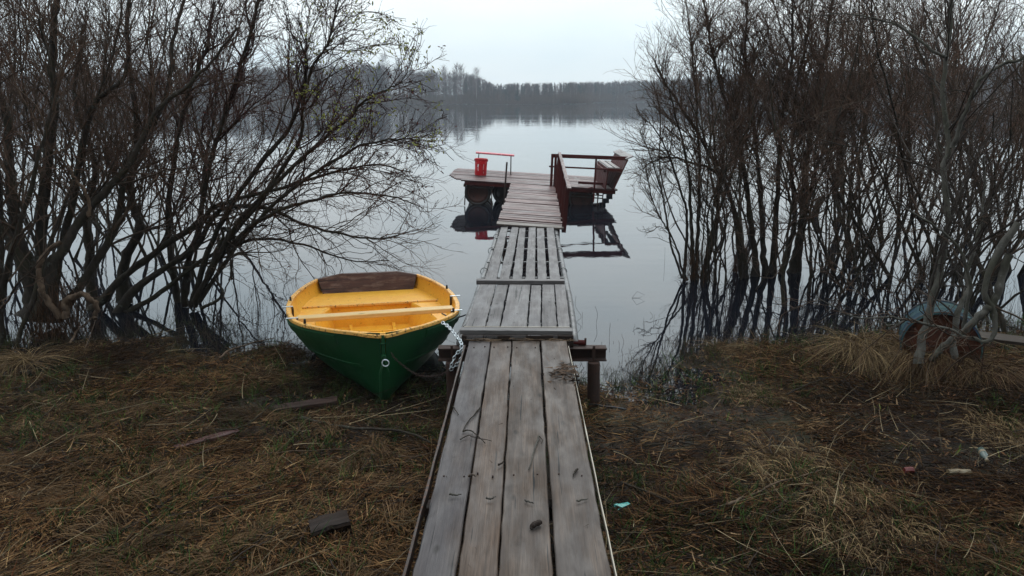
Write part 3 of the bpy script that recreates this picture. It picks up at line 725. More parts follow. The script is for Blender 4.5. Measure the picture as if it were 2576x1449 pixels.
# rim
rb_ = MB(); P = []
notch = lambda s, sg: (-.022*math.exp(-((s*BL)/.05)**2))
path = [(s, -1) for s in ss[::-1]]+[(s, 1) for s in ss]
for s, sg in path:
    w = np.interp(s, _sd, WRs); z = np.interp(s, _sd, ZRs)+.006+notch(s, sg)
    wo = w+.012; wi = max(w-.026, 0.002); back = .0
    fo = -.008*math.exp(-(s/.03)**2); fi = .014*math.exp(-(s/.02)**2)
    P.append([bp(s+fo, sg*wo, z-.022), bp(s+fo, sg*wo, z-.002), bp(s+fo*.8, sg*(wo-.005), z+.003), bp(s+fi, sg*(wi+.004), z+.003), bp(s+fi, sg*wi, z-.002), bp(s+fi, sg*wi, z-.02)])
rb_.grid(P); rb_.build('rim', M['rim'], boat, smooth=False)
# stern seat
sb = MB(); zs = .315
def wat(s, z):
    zr = np.interp(s, _sd, ZRs); z0 = np.interp(s, S, ZK)+.026; v = min(max((zr-z)/(zr-z0), 0), .97); return hull(s, v, .022)[0]
P = [[bp(s, t*wat(s, zs), zs) for t in np.linspace(-1, 1, 9)] for s in np.linspace(.76, .995, 8)]; sb.grid(P)
P = [[bp(.76, t*wat(.76, z), z) for t in np.linspace(-1, 1, 9)] for z in np.linspace(ZF, zs, 6)]; sb.grid(P)
sb.build('stern_seat', M['orange'], boat)
MB().board(bp(.757, -wat(.76, zs), zs-.004), bp(.757, wat(.76, zs), zs-.004), .02, .022, seg=6).build('seat_lip', M['rim'], boat)
# side ledges (buoyancy tanks)
for sg in (-1, 1):
    lb = MB(); ys_ = np.linspace(.40, .76, 10)
    wd = lambda s: .05+.20*((s-.40)/.36)
    P = [[bp(s, sg*wat(s, zs-.01), zs-.01), bp(s, sg*(wat(s, zs)-wd(s)), zs-.006), bp(s, sg*(wat(s, zs)-wd(s)-.012), zs-.022), bp(s, sg*(max(wat(s, ZF+.02), .05)-wd(s)*.5), ZF)] for s in ys_]
    lb.grid(P); lb.build('side_tank', M['orange'], boat, smooth=False)
    MB().board(bp(.30, sg*.17, ZF+.012), bp(.755, sg*.20, ZF+.012), .03, .03, seg=8).build('floor_rib', M['orange'], boat)
# forward inner stem block
fb = MB(); P = [[bp(s, t*.05, ZF+.30-.25*((s-.03)/.13)) for t in (-1, -.6, .6, 1)] for s in np.linspace(.03, .16, 6)]; fb.grid(P); fb.build('stem_block', M['orange'], boat)
# pale thwart laid across
MB().board(bp(.405, -.635, .440), bp(.425, .65, .440), .105, .036, seg=14, jit=.0008, ch=.004).build('thwart', M['thwart'], boat)
# transom board
tw = .39
tbm = MB(); 
T0, T1 = bp(.965, 0, 0), bp(1.005, 0, 0)
prof = [(-.44, .30, .965), (.44, .30, .965), (.485, .45, .99), (.28, .485, 1.0), (-.24, .488, 1.0), (-.485, .452, .99)]
Vf = [bp(s-.004, t, z) for t, z, s in prof]; Vb = [bp(s+.012, t, z) for t, z, s in prof]; n7 = len(prof)
tbm.add(Vf+Vb, [tuple(range(n7))[::-1], tuple(range(n7, 2*n7))]+[(q, (q+1) % n7, n7+(q+1) % n7, n7+q) for q in range(n7)],
        [(t, z, 0) for t, z, s in prof]+[(t, z, .02) for t, z, s in prof])
tbm.build('transom', M['transom'], boat)
MB().board(bp(1.0, -.48, .448), bp(1.004, -.24, .488), .03, .008, seg=4, ch=.001).build('transom_cap', M['transom'], boat)
MB().board(bp(1.004, .28, .485), bp(1.0, .48, .447), .03, .008, seg=4, ch=.001).build('transom_cap', M['transom'], boat)
# rubbing strakes
for sg in (-1, 1):
    ks = MB(); P = []
    for s in np.linspace(.075, .42, 14):
        w0_, z0_ = hull(s, .06); w1_, z1_ = hull(s, .19); e = .014
        P.append([bp(s, sg*(w0_+.001), z0_), bp(s, sg*(w0_+e), z0_-.004), bp(s, sg*(w1_+e), z1_+.004), bp(s, sg*(w1_-.002), z1_)])
    ks.grid(P); ks.add([P[0][q] for q in range(4)], [(0,1,2,3)]); ks.build('rubbing_strake', M['green'], boat)
# rowlock brackets
for s, sg in ((.33,-1), (.53,-1), (.30,1), (.56,1)):
    w = np.interp(s, _sd, WRs); z = np.interp(s, _sd, ZRs)
    rk = MB().board(bp(s, sg*(w-.04), z-.075), bp(s, sg*(w-.04), z+.012), .018, .012, up=(ax[0], ax[1], 0), seg=1, ch=.001)
    rk.board(bp(s-.012, sg*(w-.045), z-.055), bp(s-.012, sg*(w-.045), z+.005), .010, .012, up=(ax[0], ax[1], 0), seg=1, ch=.001)
    o = rk.build('rowlock_bracket', M['steel'], boat)
    pl = MB().board(bp(s, sg*(w-.045), z+.0125), bp(s, sg*(w+.045), z+.0125), .022, .006, seg=1, ch=.001).build('plate', M['zinc'], boat); pl.parent = o
for s, sg in ((.635,-1), (.70,1), (.22,-1), (.27,1)):
    w = np.interp(s, _sd, WRs); z = np.interp(s, _sd, ZRs)
    MB().tube([bp(s, sg*(w-.012), z), bp(s, sg*(w-.012), z+.045)], [.012, .008], 8).build('rowlock_pin', M['black'], boat)
MB().board(bp(-.014, -.025, .50), bp(-.014, .02, .502), .012, .008, seg=1, ch=.001).build('bow_plate', M['green'], boat)
MB().tube([bp(-.03, 0, .405), bp(.01, 0, .405)], .018, 12).build('bow_eye', M['green'], boat)
th_ = np.linspace(0, 2*math.pi, 20); ec = np.array(bp(-.035, .008, .375))
MB().tube(np.stack((ec[0]+.024*np.cos(th_), ec[1]-.006+0*th_, ec[2]+.024*np.sin(th_)), -1), .0045, 7).build('bow_ring', M['zinc'], boat)
# floor stains (dead leaves in the bilge)

# ================================================================== CHAINS and small gear
def chain(name, pts, mat, label, link_l=.034, r=.0036, wide=.013):
    c_ = smooth_guide(pts, 60, 0); seg = np.linalg.norm(np.diff(c_, axis=0), axis=1); cum = np.concatenate(([0], np.cumsum(seg)))
    n = int(cum[-1]/(link_l*.72)); mb = MB(); th = np.linspace(0, 2*math.pi, 13)
    for q in range(n):
        d = (q+.5)*cum[-1]/n; p = np.array([np.interp(d, cum, c_[:, k_]) for k_ in range(3)]); p2 = np.array([np.interp(d+.01, cum, c_[:, k_]) for k_ in range(3)]); p1 = np.array([np.interp(d-.01, cum, c_[:, k_]) for k_ in range(3)])
        t = unit(p2-p1); u = unit(np.cross(t, (.2,.1,1))) if abs(t[2]) < .9 else unit(np.cross(t, (1,.2,0))); v = np.cross(t, u)
        s_ = u if q % 2 else unit(v+.4*u)
        mb.tube(p+np.outer(np.cos(th)*link_l/2, t)+np.outer(np.sin(th)*wide/1.2, s_), r, 5, cap=False)
    o = mb.build(name, mat, None, smooth=True); return tag(o, label, 'chain')
yb_ = 5.33
cp = [aty(1112,811,5.62), aty(1128,822,5.55), aty(1146,843,5.42), aty(1160,862,5.33), aty(1158,880,5.31), aty(1146,893,5.31), aty(1138,912,5.30), aty(1131,929,5.30)]
chain('steel_chain', cp, M['zinc'], 'shiny galvanised chain from the boat rim looped down beside the jetty')
chain('steel_chain', [aty(1160,866,5.33), aty(1164,883,5.31), aty(1158,905,5.30), aty(1146,920,5.30), aty(1133,931,5.30)], M['zinc'], 'short second strand of shiny chain hanging beside the first at the jetty edge')
chain('rusty_chain', [aty(1131,930,5.30), aty(1110,942,5.29), aty(1080,947,5.27), aty(1050,943,5.25), aty(1020,925,5.23), aty(995,903,5.2), aty(984,887,5.19)], M['rust'], 'rusty brown chain sagging from the bow ring to the shiny chain', .026, .0024, .009)
tag(MB().tube(smooth_guide([at(1112,789,.47), at(1135,800,.475), at(1152,797,.48), at(1172,792,.5)], 16, .002), .006, 8).build('mooring_cable', M['black'], None, smooth=True), 'black cable from the boat rim to the left edge of the planks', 'cable')
tag(MB().tube(smooth_guide([aty(1158,865,5.5), aty(1150,845,5.6), aty(1160,825,5.7), aty(1175,812,5.8), aty(1182,800,6.0)], 16, .003), .004, 6).build('thin_cable', M['black'], None, smooth=True), 'thin black wire hanging from the left side of the planks by the boat', 'cable')
tag(MB().tube(smooth_guide([(.42,5.45,.40), (.46,5.43,.2), (.48,5.35,.06), (.62,5.25,.05), (.8,5.15,.06)], 18, .004), .007, 8).build('black_hose', M['black'], None, smooth=True), 'black hose running from under the jetty past the rusty post onto the mud', 'hose')

# ---- litter on the boards
def stick(pts, r, name, label, mat='bark', cat_='twig', k=7):
    P = smooth_guide(pts, 14, .0015); n = len(P)
    return tag(MB().tube(P, np.linspace(r, r*.5, n)*rng.uniform(.85, 1.15, n), k).build(name, M[mat], None, smooth=True), label, cat_)
zb = .514
def B_(px, py, dz=0): return at(px, py, zb+.006+dz)
stick([B_(1209,1023), B_(1195,1043), B_(1180,1060), B_(1165,1084)], .0045, 'twig', 'straight twig slanting across the leftmost joint of the near boards')
stick([B_(1164,1085), B_(1175,1083), B_(1188,1086), B_(1200,1097,.004), B_(1220,1115)], .0045, 'twig', 'crooked dark twig at the foot of the straight one on the left boards')
stick([B_(1157,1105), B_(1172,1099), B_(1182,1096), B_(1200,1101), B_(1238,1110)], .0035, 'twig', 'thin twig lying crosswise over the leftmost board joint')
stick([B_(1355,1097), B_(1350,1120), B_(1342,1140), B_(1331,1182)], .005, 'twig', 'greenish bent twig on the third near board beside the wide gap', 'barkpale')
stick([B_(1356,1098), B_(1365,1107), B_(1362,1118)], .003, 'twig', 'tiny forked twig end at the top of the greenish twig')
stick([B_(1140,1023), B_(1146,1032), B_(1154,1042)], .004, 'twig', 'short curved twig overhanging the left edge of the near boards')
stick([B_(1453,1180), B_(1447,1190), B_(1441,1198)], .005, 'twig', 'short dark twig on the rightmost near board')
stick([B_(1253,1169), B_(1260,1164), B_(1268,1160)], .005, 'twig', 'stubby dark twig by the second joint of the near boards')
for x_, y_, dx, dy, lb in ((1131,1244,30,1,'leftmost board'), (1223,1251,27,1,'second board from the left'), (1320,1258,23,6,'third board from the left'), (1450,1260,26,-6,'rightmost board')):
    stick([B_(x_,y_,.003), B_(x_+dx*.5,y_+dy*.5,.004), B_(x_+dx,y_+dy,.003)], .0048, 'peg', 'short grey peg lying crosswise on the '+lb, 'barkpale', 'peg')
for (x_, y_, lb) in ((1188,1198,'curled brown leaf scrap by the leftmost joint of the near boards'),):
    stick([B_(x_-8,y_), B_(x_,y_-3,.008), B_(x_+8,y_+1,.002)], .006, 'leaf_scrap', lb, 'fallleaf', 'leaf')
pc = smooth_guide([B_(1335,1330,.004), B_(1348,1320,.008), B_(1362,1313,.006)], 14, .001)
tag(MB().tube(pc, np.array([.003,.007,.009,.011,.011,.012,.012,.012,.012,.012,.012,.011,.009,.004]), 10).build('spruce_cone', M['darkwood'], None, smooth=False), 'dark narrow cone lying on the third near board', 'cone')
# leaf heap at the right edge, upper end of the near boards
bsz = 110
c0 = at(1420, 938, zb); lf = []
ctr = np.stack((rng.normal(c0[0], .04, bsz), rng.normal(c0[1]-.02, .10, bsz), np.full(bsz, zb+.004)+rng.uniform(0, .02, bsz)), -1)
az = rng.uniform(0, 6.28, bsz)
o = blades(ctr, np.stack((np.cos(az), np.sin(az), rng.normal(0, .15, bsz)), -1), rng.uniform(.03, .09, bsz), rng.uniform(.005, .02, bsz), rng.normal(0, .008, (bsz, 3)), np.array((.075,.048,.033))[None]*rng.uniform(.4, 1.8, (bsz, 1)), 'leaf_litter', M['blade'], seg=2)
o['kind'] = 'stuff'; tag(o, 'heap of dead leaves on the right edge of the near boards', 'leaves')
bsz = 160; xq = rng.uniform(-.3, .42, bsz); ctr = np.stack((xq, rng.normal(5.36, .018, bsz), np.full(bsz, .52)), -1); az = rng.normal(0, .4, bsz)+np.where(rng.uniform(0, 1, bsz) < .5, 0, math.pi)
o = blades(ctr, np.stack((np.cos(az), np.sin(az), rng.normal(0, .1, bsz)), -1), rng.uniform(.03, .12, bsz), rng.uniform(.002, .006, bsz), rng.normal(0, .004, (bsz, 3)), np.array((.11,.072,.045))[None]*rng.uniform(.3, 1.6, (bsz, 1)), 'straw_litter', M['blade'], seg=2)
o['kind'] = 'stuff'; tag(o, 'wet straw caught in the step between near boards and planks', 'straw')
o_ = []
for q in range(70):
    x_ = rng.uniform(-.3, .4); y_ = rng.uniform(2.4, 10); az = rng.uniform(0, 6.28); o_.append((x_+.02*y_*(y_ > 5), y_, az))
o_ = np.array(o_); zz = np.where(o_[:, 1] < 5.4, .518, np.interp(o_[:, 1], [5.4, 7.0, 7.2, 10.8], [.541, .53, .512, .473]))
o = blades(np.stack((o_[:, 0], o_[:, 1], zz), -1), np.stack((np.cos(o_[:, 2]), np.sin(o_[:, 2]), 0*zz), -1), rng.uniform(.008, .04, 70), rng.uniform(.002, .005, 70), np.zeros((70, 3)), np.array((.03,.022,.017))[None]*rng.uniform(.3, 3, (70, 1)), 'leaf_crumbs', M['blade'], seg=1)
o['kind'] = 'stuff'; tag(o, 'crumbs of bark and leaf scattered over the jetty', 'crumbs')

# ================================================================== BARREL and bank objects
def onbank(px, py, dz=0):
    z = .1
    for _ in range(6):
        p = at(px, py, z); z = float(height(p[0], p[1]))
    p[2] = z+dz; return p
br = root('rusty_barrel', aty(2368, 880, 5.95)*np.array((1,1,0)), 'half-sunken barrel with a rusty end and teal-blue side at the right bank', 'barrel')
Mx = Euler((R(-1), 0, R(-25))).to_matrix(); bc_ = aty(2367, 872, 5.95); bc_[2] = .265
r_ = .285
MB().lathe([(r_*.97,-.008), (r_*1.02,-.004), (r_*1.02,.012), (r_,.02), (r_,.16), (r_*1.025,.18), (r_,.20), (r_,.26), (r_*1.0,.33), (r_*1.025,.35), (r_,.37), (r_,.44), (r_*1.02,.455), (r_*.96,.46), (0,.455)], bc_, 'y', 48, np.array(Mx), .0).build('side', M['barrelside'], br, smooth=True)
MB().lathe([(r_*1.022,.44), (r_*1.035,.45), (r_*1.035,.465), (r_*.99,.468)], bc_, 'y', 48, np.array(Mx)).build('rim', M['black'], br, smooth=True)
MB().lathe([(r_*1.022,-.006), (r_*1.032,.0), (r_*1.03,.012)], bc_, 'y', 48, np.array(Mx)).build('rim', M['rust'], br, smooth=True)
MB().lathe([(0,.022), (r_*.5,.018), (r_*.9,.024), (r_*.97,.01), (r_*.985,-.004)], bc_, 'y', 48, np.array(Mx)).build('rusty_end', M['barrelend'], br, smooth=True)
a_, b2 = onbank(2440, 868, .10), onbank(2640, 900, .12)
tag(MB().board(a_, b2, .10, .035, seg=10, up=(0,-.5,1)).build('wooden_plank', M['greyseat'], None, color=(.35,.3,.25)), 'grey plank lying at the water to the right of the barrel', 'plank')
a_, b2 = onbank(690, 1044, .04), onbank(850, 1030, .07)
tag(MB().board(a_, b2, .10, .03, seg=10, jit=.004).build('wooden_plank', M['darkwood'], None, color=(1.3,1.1,1.1)), 'dark rotting plank half buried in the grass in front of the boat', 'plank')
a_, b2 = onbank(440, 1135, .02), onbank(600, 1095, .03)
tag(MB().board(a_, b2, .06, .025, seg=8, jit=.003).build('wooden_plank', M['redwood'], None, color=(.7,.6,.6)), 'narrow reddish board sunk in the matted grass, left of the dark plank', 'plank')
p = onbank(832, 1355, .06)
bl = MB().board(p+np.array((-.08,-.03,-.02)), p+np.array((.085,.03,.005)), .11, .10, up=(.1,-.2,1), seg=6, jit=.005, ch=.012).build('wooden_block', M['darkwood'], None, color=(.8,.75,.7))
tag(bl, 'dark wet block lying in the straw left of the near boards', 'block')
p = onbank(1557, 1297, .05); pts = rng.normal(0, .02, (14, 3))*np.array((1.2, 1, .5))+p
mb = MB()
for q in range(8): i3 = rng.choice(14, 3, replace=False); mb.add(pts[i3], [(0,1,2)])
tag(mb.build('plastic_scrap', M['teal'], None), 'crumpled teal plastic scrap in the grass right of the near boards', 'litter')
p = onbank(2410, 1210, .05); tag(MB().board(p+np.array((-.06,0,0)), p+np.array((.06,.0,.0)), .035, .03, seg=5, jit=.003, ch=.008).build('foam_scrap', M['paleplastic'], None), 'pale yellowish scrap lying in the grass at the right', 'litter')
p = onbank(2283, 1204, .05); tag(MB().board(p+np.array((-.025,0,0)), p+np.array((.025,.0,.0)), .035, .03, seg=3, jit=.003, ch=.01).build('red_scrap', M['redbit'], None), 'small red scrap left of the pale one in the grass', 'litter')
p = onbank(2488, 1200, .06); q_ = onbank(2462, 1168, .09); d_ = unit(p-q_); L_ = .2
tt_ = [(.0,.0), (.018,.0), (.02,.006), (.02,.09), (.009,.12), (.009,.15), (0,.15)]
Mq = np.array(Vector((0,0,1)).rotation_difference(Vector(tuple(d_))).to_matrix())
bt = root('glass_bottle', q_, 'greenish bottle with a pale label, half hidden in grass near the right edge', 'bottle')
MB().lathe(tt_, q_, 'z', 20, Mq).build('body', M['glass'], bt, smooth=True)
MB().lathe([(.0203,.035), (.0203,.06)], q_, 'z', 20, Mq).build('label_band', M['paleplastic'], bt, smooth=True)
MB().lathe([(.0105,.135), (.0105,.154), (0,.154)], q_, 'z', 14, Mq).build('cap', M['paleplastic'], bt, smooth=True)
def bstick(pix, r, label, mat='bark', dz=.04, nm='fallen_branch', cat_='branch'):
    P = smooth_guide([onbank(x_, y_, dz+rng.uniform(0, .03)) for x_, y_ in pix], 20, .004)
    tag(MB().tube(P, np.linspace(r, r*.4, 20), 7).build(nm, M[mat], None, smooth=True), label, cat_)
bstick([(760,1070), (830,1085), (900,1105), (1010,1120), (1090,1138)], .014, 'dark fallen branch in the grass below the green bow')
bstick([(545,1105), (600,1095), (650,1075), (700,1020)], .006, 'long reddish stem lying across the grass left of the boat')
bstick([(1000,1170), (1100,1162), (1180,1155)], .004, 'pale reed lying under the left edge of the near boards', 'strippedbark', nm='reed_stem', cat_='reed')
bstick([(640,1165), (800,1152), (980,1150), (1075,1140)], .0035, 'long pale straw stalk bent across the grass in front of the boat', 'strippedbark', nm='reed_stem', cat_='reed')
bstick([(555,920), (600,895), (690,868)], .011, 'pale bare stick on the mud at the left shore', 'strippedbark')
bstick([(1620,1145), (1720,1120), (1800,1110), (1900,1165)], .007, 'thin black branch arching over the grass right of the jetty')
bstick([(1980,1010), (2080,970), (2180,975)], .005, 'slender brown stem leaning on the right tussocks', 'bark')
bstick([(1830,1300), (1900,1260), (1960,1240), (2080,1200)], .008, 'pale curved stick in the straw at the lower right', 'strippedbark')
bstick([(1560,1240), (1700,1290), (1800,1320), (1960,1310)], .007, 'dark wet branch in the straw near the right edge of the boards')
bstick([(1590,1090), (1700,1120), (1800,1150), (1830,1190)], .006, 'thin wet branch lying on the moss right of the rusty post')
bstick([(180,890), (205,850), (240,815), (212,905)], .01, 'pale broken reed stalk standing bent by the left willow foot', 'strippedbark', .08)
# ================================================================== WILLOWS
def G(Y, pts, r0, r1, Y2=None):
    Y2 = Y if Y2 is None else Y2; n = len(pts)
    return ([aty(x, y, Y+(Y2-Y)*q/(n-1)) for q, (x, y) in enumerate(pts)], r0, r1)
CATC = [(.16,.17,.045), (.12,.12,.04), (.10,.03,.022), (.03,.02,.02)]
BUDC = [(.035,.022,.022), (.10,.03,.025), (.05,.035,.03)]
# --- left bank: the old twisted willow
willow('old_willow', at(110, 780), [
    G(7.3, [(100,800), (80,690), (58,620), (38,540), (28,450), (10,300), (-20,150)], .10, .022),
    G(7.2, [(115,800), (118,670), (150,610), (186,536), (250,461), (315,373), (387,269), (466,204), (538,143), (600,60)], .062, .008, 7.6),
    G(7.6, [(120,790), (150,640), (179,502), (200,358), (233,251), (294,194), (323,143)], .05, .012),
    G(7.5, [(105,790), (100,600), (120,400), (136,250), (142,140), (158,0), (165,-60)], .065, .02),
    G(7.2, [(90,790), (60,660), (20,560), (-20,420), (-60,250)], .06, .02),
    G(7.4, [(140,790), (215,700), (300,560), (330,400), (420,250), (440,100), (470,-20)], .05, .012, 8)],
    'old mossy willow with a thick twisted foot at the left edge of the bank', nb=85, nt=600, nq=2600, up=.22, root_r=2.0)
willow('peeling_willow_stem', at(150, 790), [
    G(6.9, [(150,800), (105,745), (93,700), (105,655), (150,612)], .03, .02),
    G(6.9, [(165,800), (160,760), (190,740), (225,760), (230,800)], .03, .022)],
    'pale peeling stem curving round the foot of the old willow', nb=4, nt=10, nq=20, mat='strippedbark', cat_='tree')
willow('broken_branch', aty(186, 440, 7.05), [G(7.05, [(225,545), (214,480), (190,460), (176,430), (160,400)], .018, .006)],
    'pale broken branch stub sticking up from the grey limb of the old willow', nb=2, nt=4, nq=6, mat='strippedbark', cat_='branch')
willow('leaning_willow', at(250, 790), [
    G(8.1, [(215,800), (262,752), (340,676), (423,615), (502,572), (538,533), (609,500), (717,472), (840,440), (960,425), (1040,440)], .05, .005, 8.3),
    G(8.0, [(290,800), (351,712), (448,651), (502,608), (559,526), (681,522), (753,562), (850,590), (960,600), (1030,588)], .045, .005, 8.5),
    G(8.3, [(312,760), (302,670), (344,587), (322,518), (319,454), (335,300), (310,100), (320,-40)], .06, .015),
    G(8.2, [(235,800), (224,700), (222,633), (211,526), (225,400), (180,250), (200,60)], .055, .015),
    G(8.0, [(300,800), (420,720), (520,640), (640,600), (760,610), (880,650), (980,650)], .03, .004, 8.4)],
    'willow leaning right, its bent limbs arching over the water behind the boat', nb=90, nt=620, nq=2600, lf=(.2,.5), up=.10, droop=.05, q_up=.08, root_r=1.4, cat=260, catcol=BUDC)
willow('catkin_willow', at(480, 740), [
    G(8.2, [(466,770), (473,669), (502,579), (509,490), (540,360), (590,210), (640,60), (660,-40)], .042, .010, 8.0),
    G(8.1, [(480,770), (540,600), (640,420), (715,330), (745,250), (762,190), (765,130), (714,70)], .034, .005, 7.4),
    G(8.1, [(490,770), (560,620), (660,480), (745,340), (752,270), (775,170), (820,100), (835,40), (846,-5)], .028, .004, 7.2),
    G(8.0, [(490,760), (600,560), (730,430), (850,330), (920,270), (985,225), (1015,205)], .028, .004, 7.1),
    G(8.0, [(500,760), (640,560), (780,440), (900,370), (1000,350), (1072,348)], .026, .003, 7.1),
    G(8.0, [(520,690), (640,560), (780,500), (900,480), (1000,500), (1068,520)], .024, .003, 7.1),
    G(8.4, [(450,770), (430,600), (440,420), (470,250), (520,120), (540,0)], .04, .012)],
    'willow with yellow catkins and red buds, reaching right over the lake above the boat', nb=80, nt=750, nq=4200, lf=(.14,.40), up=.12, droop=.02, cat=2400, catcol=CATC, twc=[(.036,.022,.018), (.045,.024,.019), (.06,.028,.021)], rt=.0012)
willow('dead_branch_in_water', at(560, 760), [
    G(7.9, [(520,700), (545,640), (565,600), (588,615), (600,560), (640,570), (672,568)], .022, .008),
    G(7.9, [(600,560), (575,580), (560,575), (580,640), (587,700)], .02, .012),
    G(7.7, [(505,775), (560,740), (545,690), (600,640), (650,650)], .018, .006)],
    'black dead branches poking from the water under the leaning willow', nb=24, nt=60, nq=60, up=-.05, cat_='branch')
def cluster(px, Y, n, hgt, lean, label, r=.03, nb=60, nt=450, nq=1500, rad=.18, up=.3, name='water_willow', px0=None, spr=.28, **k):
    b = at(px, 700, 0); b = aty(px, 700, Y); b[2] = 0
    gs = []
    for q in range(n):
        az = rng.uniform(0, 6.28); o = np.array((math.cos(az), math.sin(az), 0))*rng.uniform(.2, 1)*rad
        ld = np.array((lean+rng.normal(0, spr), rng.normal(0, spr*.8), 1.)); h = hgt*rng.uniform(.7, 1.08)
        p0 = b+o; p0[2] = -.25
        pts = [p0, p0+ld*h*.22+o*.8, p0+ld*h*.5*(1, 1, 1)+o*1.6+rng.normal(0, .05, 3), p0+ld*h*.78+rng.normal(0, .08, 3)+o*2, p0+ld*h*np.array((.95, .95, 1))+rng.normal(0, .12, 3)+o*2.2]
        gs.append((pts, r*rng.uniform(.55, 1.15), .006))
    return willow(name, b, gs, label, None, nb, nt, nq, up=up, **k)
# thicket behind the left willows
for (px, Y, n, h, ln, lb) in [
    (30, 9.5, 6, 4.2, -.05, 'dense bare shrub standing in water at the far left edge of the frame'),
    (150, 10.5, 6, 4.3, .05, 'dense bare shrub in water right behind the old twisted willow'),
    (270, 9.8, 6, 4.0, .08, 'bare shrub in water between the old willow and the leaning willow'),
    (390, 10.8, 6, 4.0, .0, 'bare upright shrub in water behind the leaning willow limbs'),
    (480, 9.6, 6, 3.9, .10, 'bare upright shrub in water just behind the catkin willow stem'),
    (580, 11.5, 5, 3.4, .05, 'thin bare shrub in water, rightmost of the left thicket'),
    (80, 13, 6, 4.6, .0, 'farthest bare shrub of the left thicket, near the left frame edge'),
    (330, 13.5, 6, 4.2, .0, 'farthest bare shrub of the left thicket, between old willow and catkin willow')]:
    cluster(px, Y, n, h, ln, lb, r=.022, nb=50, nt=330, nq=1100, rad=.3)
cluster(-60, 6.6, 5, 3.6, .12, 'bare bank shrub cut by the left frame edge, in front of the old willow', r=.035, nb=60, nt=400, nq=1500, rad=.2, name='bank_willow')

# --- right: the big willow clump in the water
willow('forked_willow_clump', aty(1750, 700, 9.5)*np.array((1,1,0)), [
    G(9.5, [(1722,705), (1727,560), (1700,450), (1660,350), (1618,300)], .022, .005),
    G(9.5, [(1742,705), (1732,560), (1718,400), (1690,280), (1672,200)], .028, .005),
    G(9.6, [(1762,705), (1790,560), (1840,420), (1880,300), (1900,180)], .03, .006),
    G(9.4, [(1716,700), (1690,600), (1670,500), (1640,400), (1612,330)], .016, .004),
    G(9.5, [(1752,705), (1756,560), (1760,400), (1750,200), (1735,60)], .028, .006),
    G(9.4, [(1730,705), (1700,610), (1660,540), (1630,470), (1622,420)], .014, .004),
    G(9.7, [(1770,705), (1800,600), (1812,480), (1800,340), (1790,180)], .03, .006)],
    'leftmost willow clump in the right-hand shallows, foot bearded with brown roots', nb=90, nt=700, nq=3000, lf=(.12,.3), up=.24)
willow('big_water_willow', aty(1930, 700, 9.7)*np.array((1,1,0)), [
    G(9.7, [(1902,715), (1893,600), (1880,480), (1850,350), (1800,180), (1765,-20)], .048, .008),
    G(9.6, [(1882,715), (1862,600), (1830,480), (1760,340), (1690,230), (1650,150)], .038, .006),
    G(9.8, [(1945,715), (1950,600), (1955,450), (1960,300), (1985,150), (1995,-20)], .046, .01),
    G(9.9, [(1985,715), (2012,600), (2020,470), (2035,350), (2060,200), (2095,-10)], .066, .012),
    G(9.8, [(1925,715), (1915,600), (1905,450), (1890,300), (1870,150), (1880,-20)], .042, .008),
    G(9.9, [(2005,715), (2028,560), (2060,430), (2120,300), (2180,200), (2230,110)], .038, .007),
    G(9.6, [(1872,705), (1850,560), (1820,440), (1740,400), (1660,390), (1610,420)], .035, .004),
    G(9.8, [(1960,715), (1990,560), (1985,420), (2000,250), (2030,100), (2040,-20)], .038, .008)],
    'biggest willow in the right-hand shallows, thick dark trunks fanning into a broad crown', nb=190, nt=1800, nq=8600, lf=(.15,.38), up=.26, root_r=1.25)
willow('slim_water_willow', aty(2040, 720, 8.9)*np.array((1,1,0)), [
    G(8.9, [(2036,735), (2044,640), (2038,560), (2050,480), (2052,380), (2080,200)], .022, .006),
    G(8.2, [(1975,790), (1970,700), (1982,610), (1990,500), (1960,380), (1940,200)], .022, .006)],
    'slim wavy stems in front of the thick trunks of the biggest right willow', nb=24, nt=150, nq=500, up=.2)
for (px, Y, n, h, ln, lb) in [
    (2160, 10.8, 8, 3.9, .05, 'bushy willow in water right of the biggest one, with a shaggy brown foot'),
    (2250, 12, 6, 4.3, .0, 'upright bare willow in water left of the birch with the pale bent limb'),
    (2330, 9.6, 6, 4.0, .1, 'bare willow in water directly behind the barrel'),
    (2440, 9.0, 6, 3.9, .05, 'bare willow in water behind the right end of the barrel'),
    (2540, 10, 6, 4.2, .0, 'bare willow in water at the right frame edge'),
    (2430, 13, 6, 4.5, -.05, 'farthest willow of the right thicket, above the barrel'),
    (2110, 14, 6, 4.3, .0, 'farthest willow behind the biggest right-hand one'),
    (1870, 12.5, 5, 4.3, -.05, 'bare willow hidden behind the left trunks of the biggest right one')]:
    cluster(px, Y, n, h, ln, lb, r=.028, nb=70, nt=480, nq=1900, rad=.28)
for (px, Y, n, h, ln, lb) in [
    (1820, 9.3, 13, 2.6, -.02, 'thin upright shoots in water between the leftmost clump and the biggest right willow'),
    (2090, 9.8, 14, 2.8, .04, 'thin upright shoots in water just right of the thickest trunks'),
    (2210, 8.9, 14, 2.5, .02, 'thin upright shoots in water left of the barrel'),
    (2400, 8.2, 12, 2.4, .05, 'thin upright shoots in water close behind the barrel')]:
    cluster(px, Y, n, h, ln, lb, r=.014, nb=90, nt=300, nq=900, rad=.3, spr=.16, name='willow_shoots', lf=(.15,.4))
cluster(2650, 7.0, 5, 3.4, -.12, 'bank willow cut by the right frame edge, twigs over the barrel', r=.03, nb=60, nt=420, nq=1500, rad=.2, name='bank_willow')
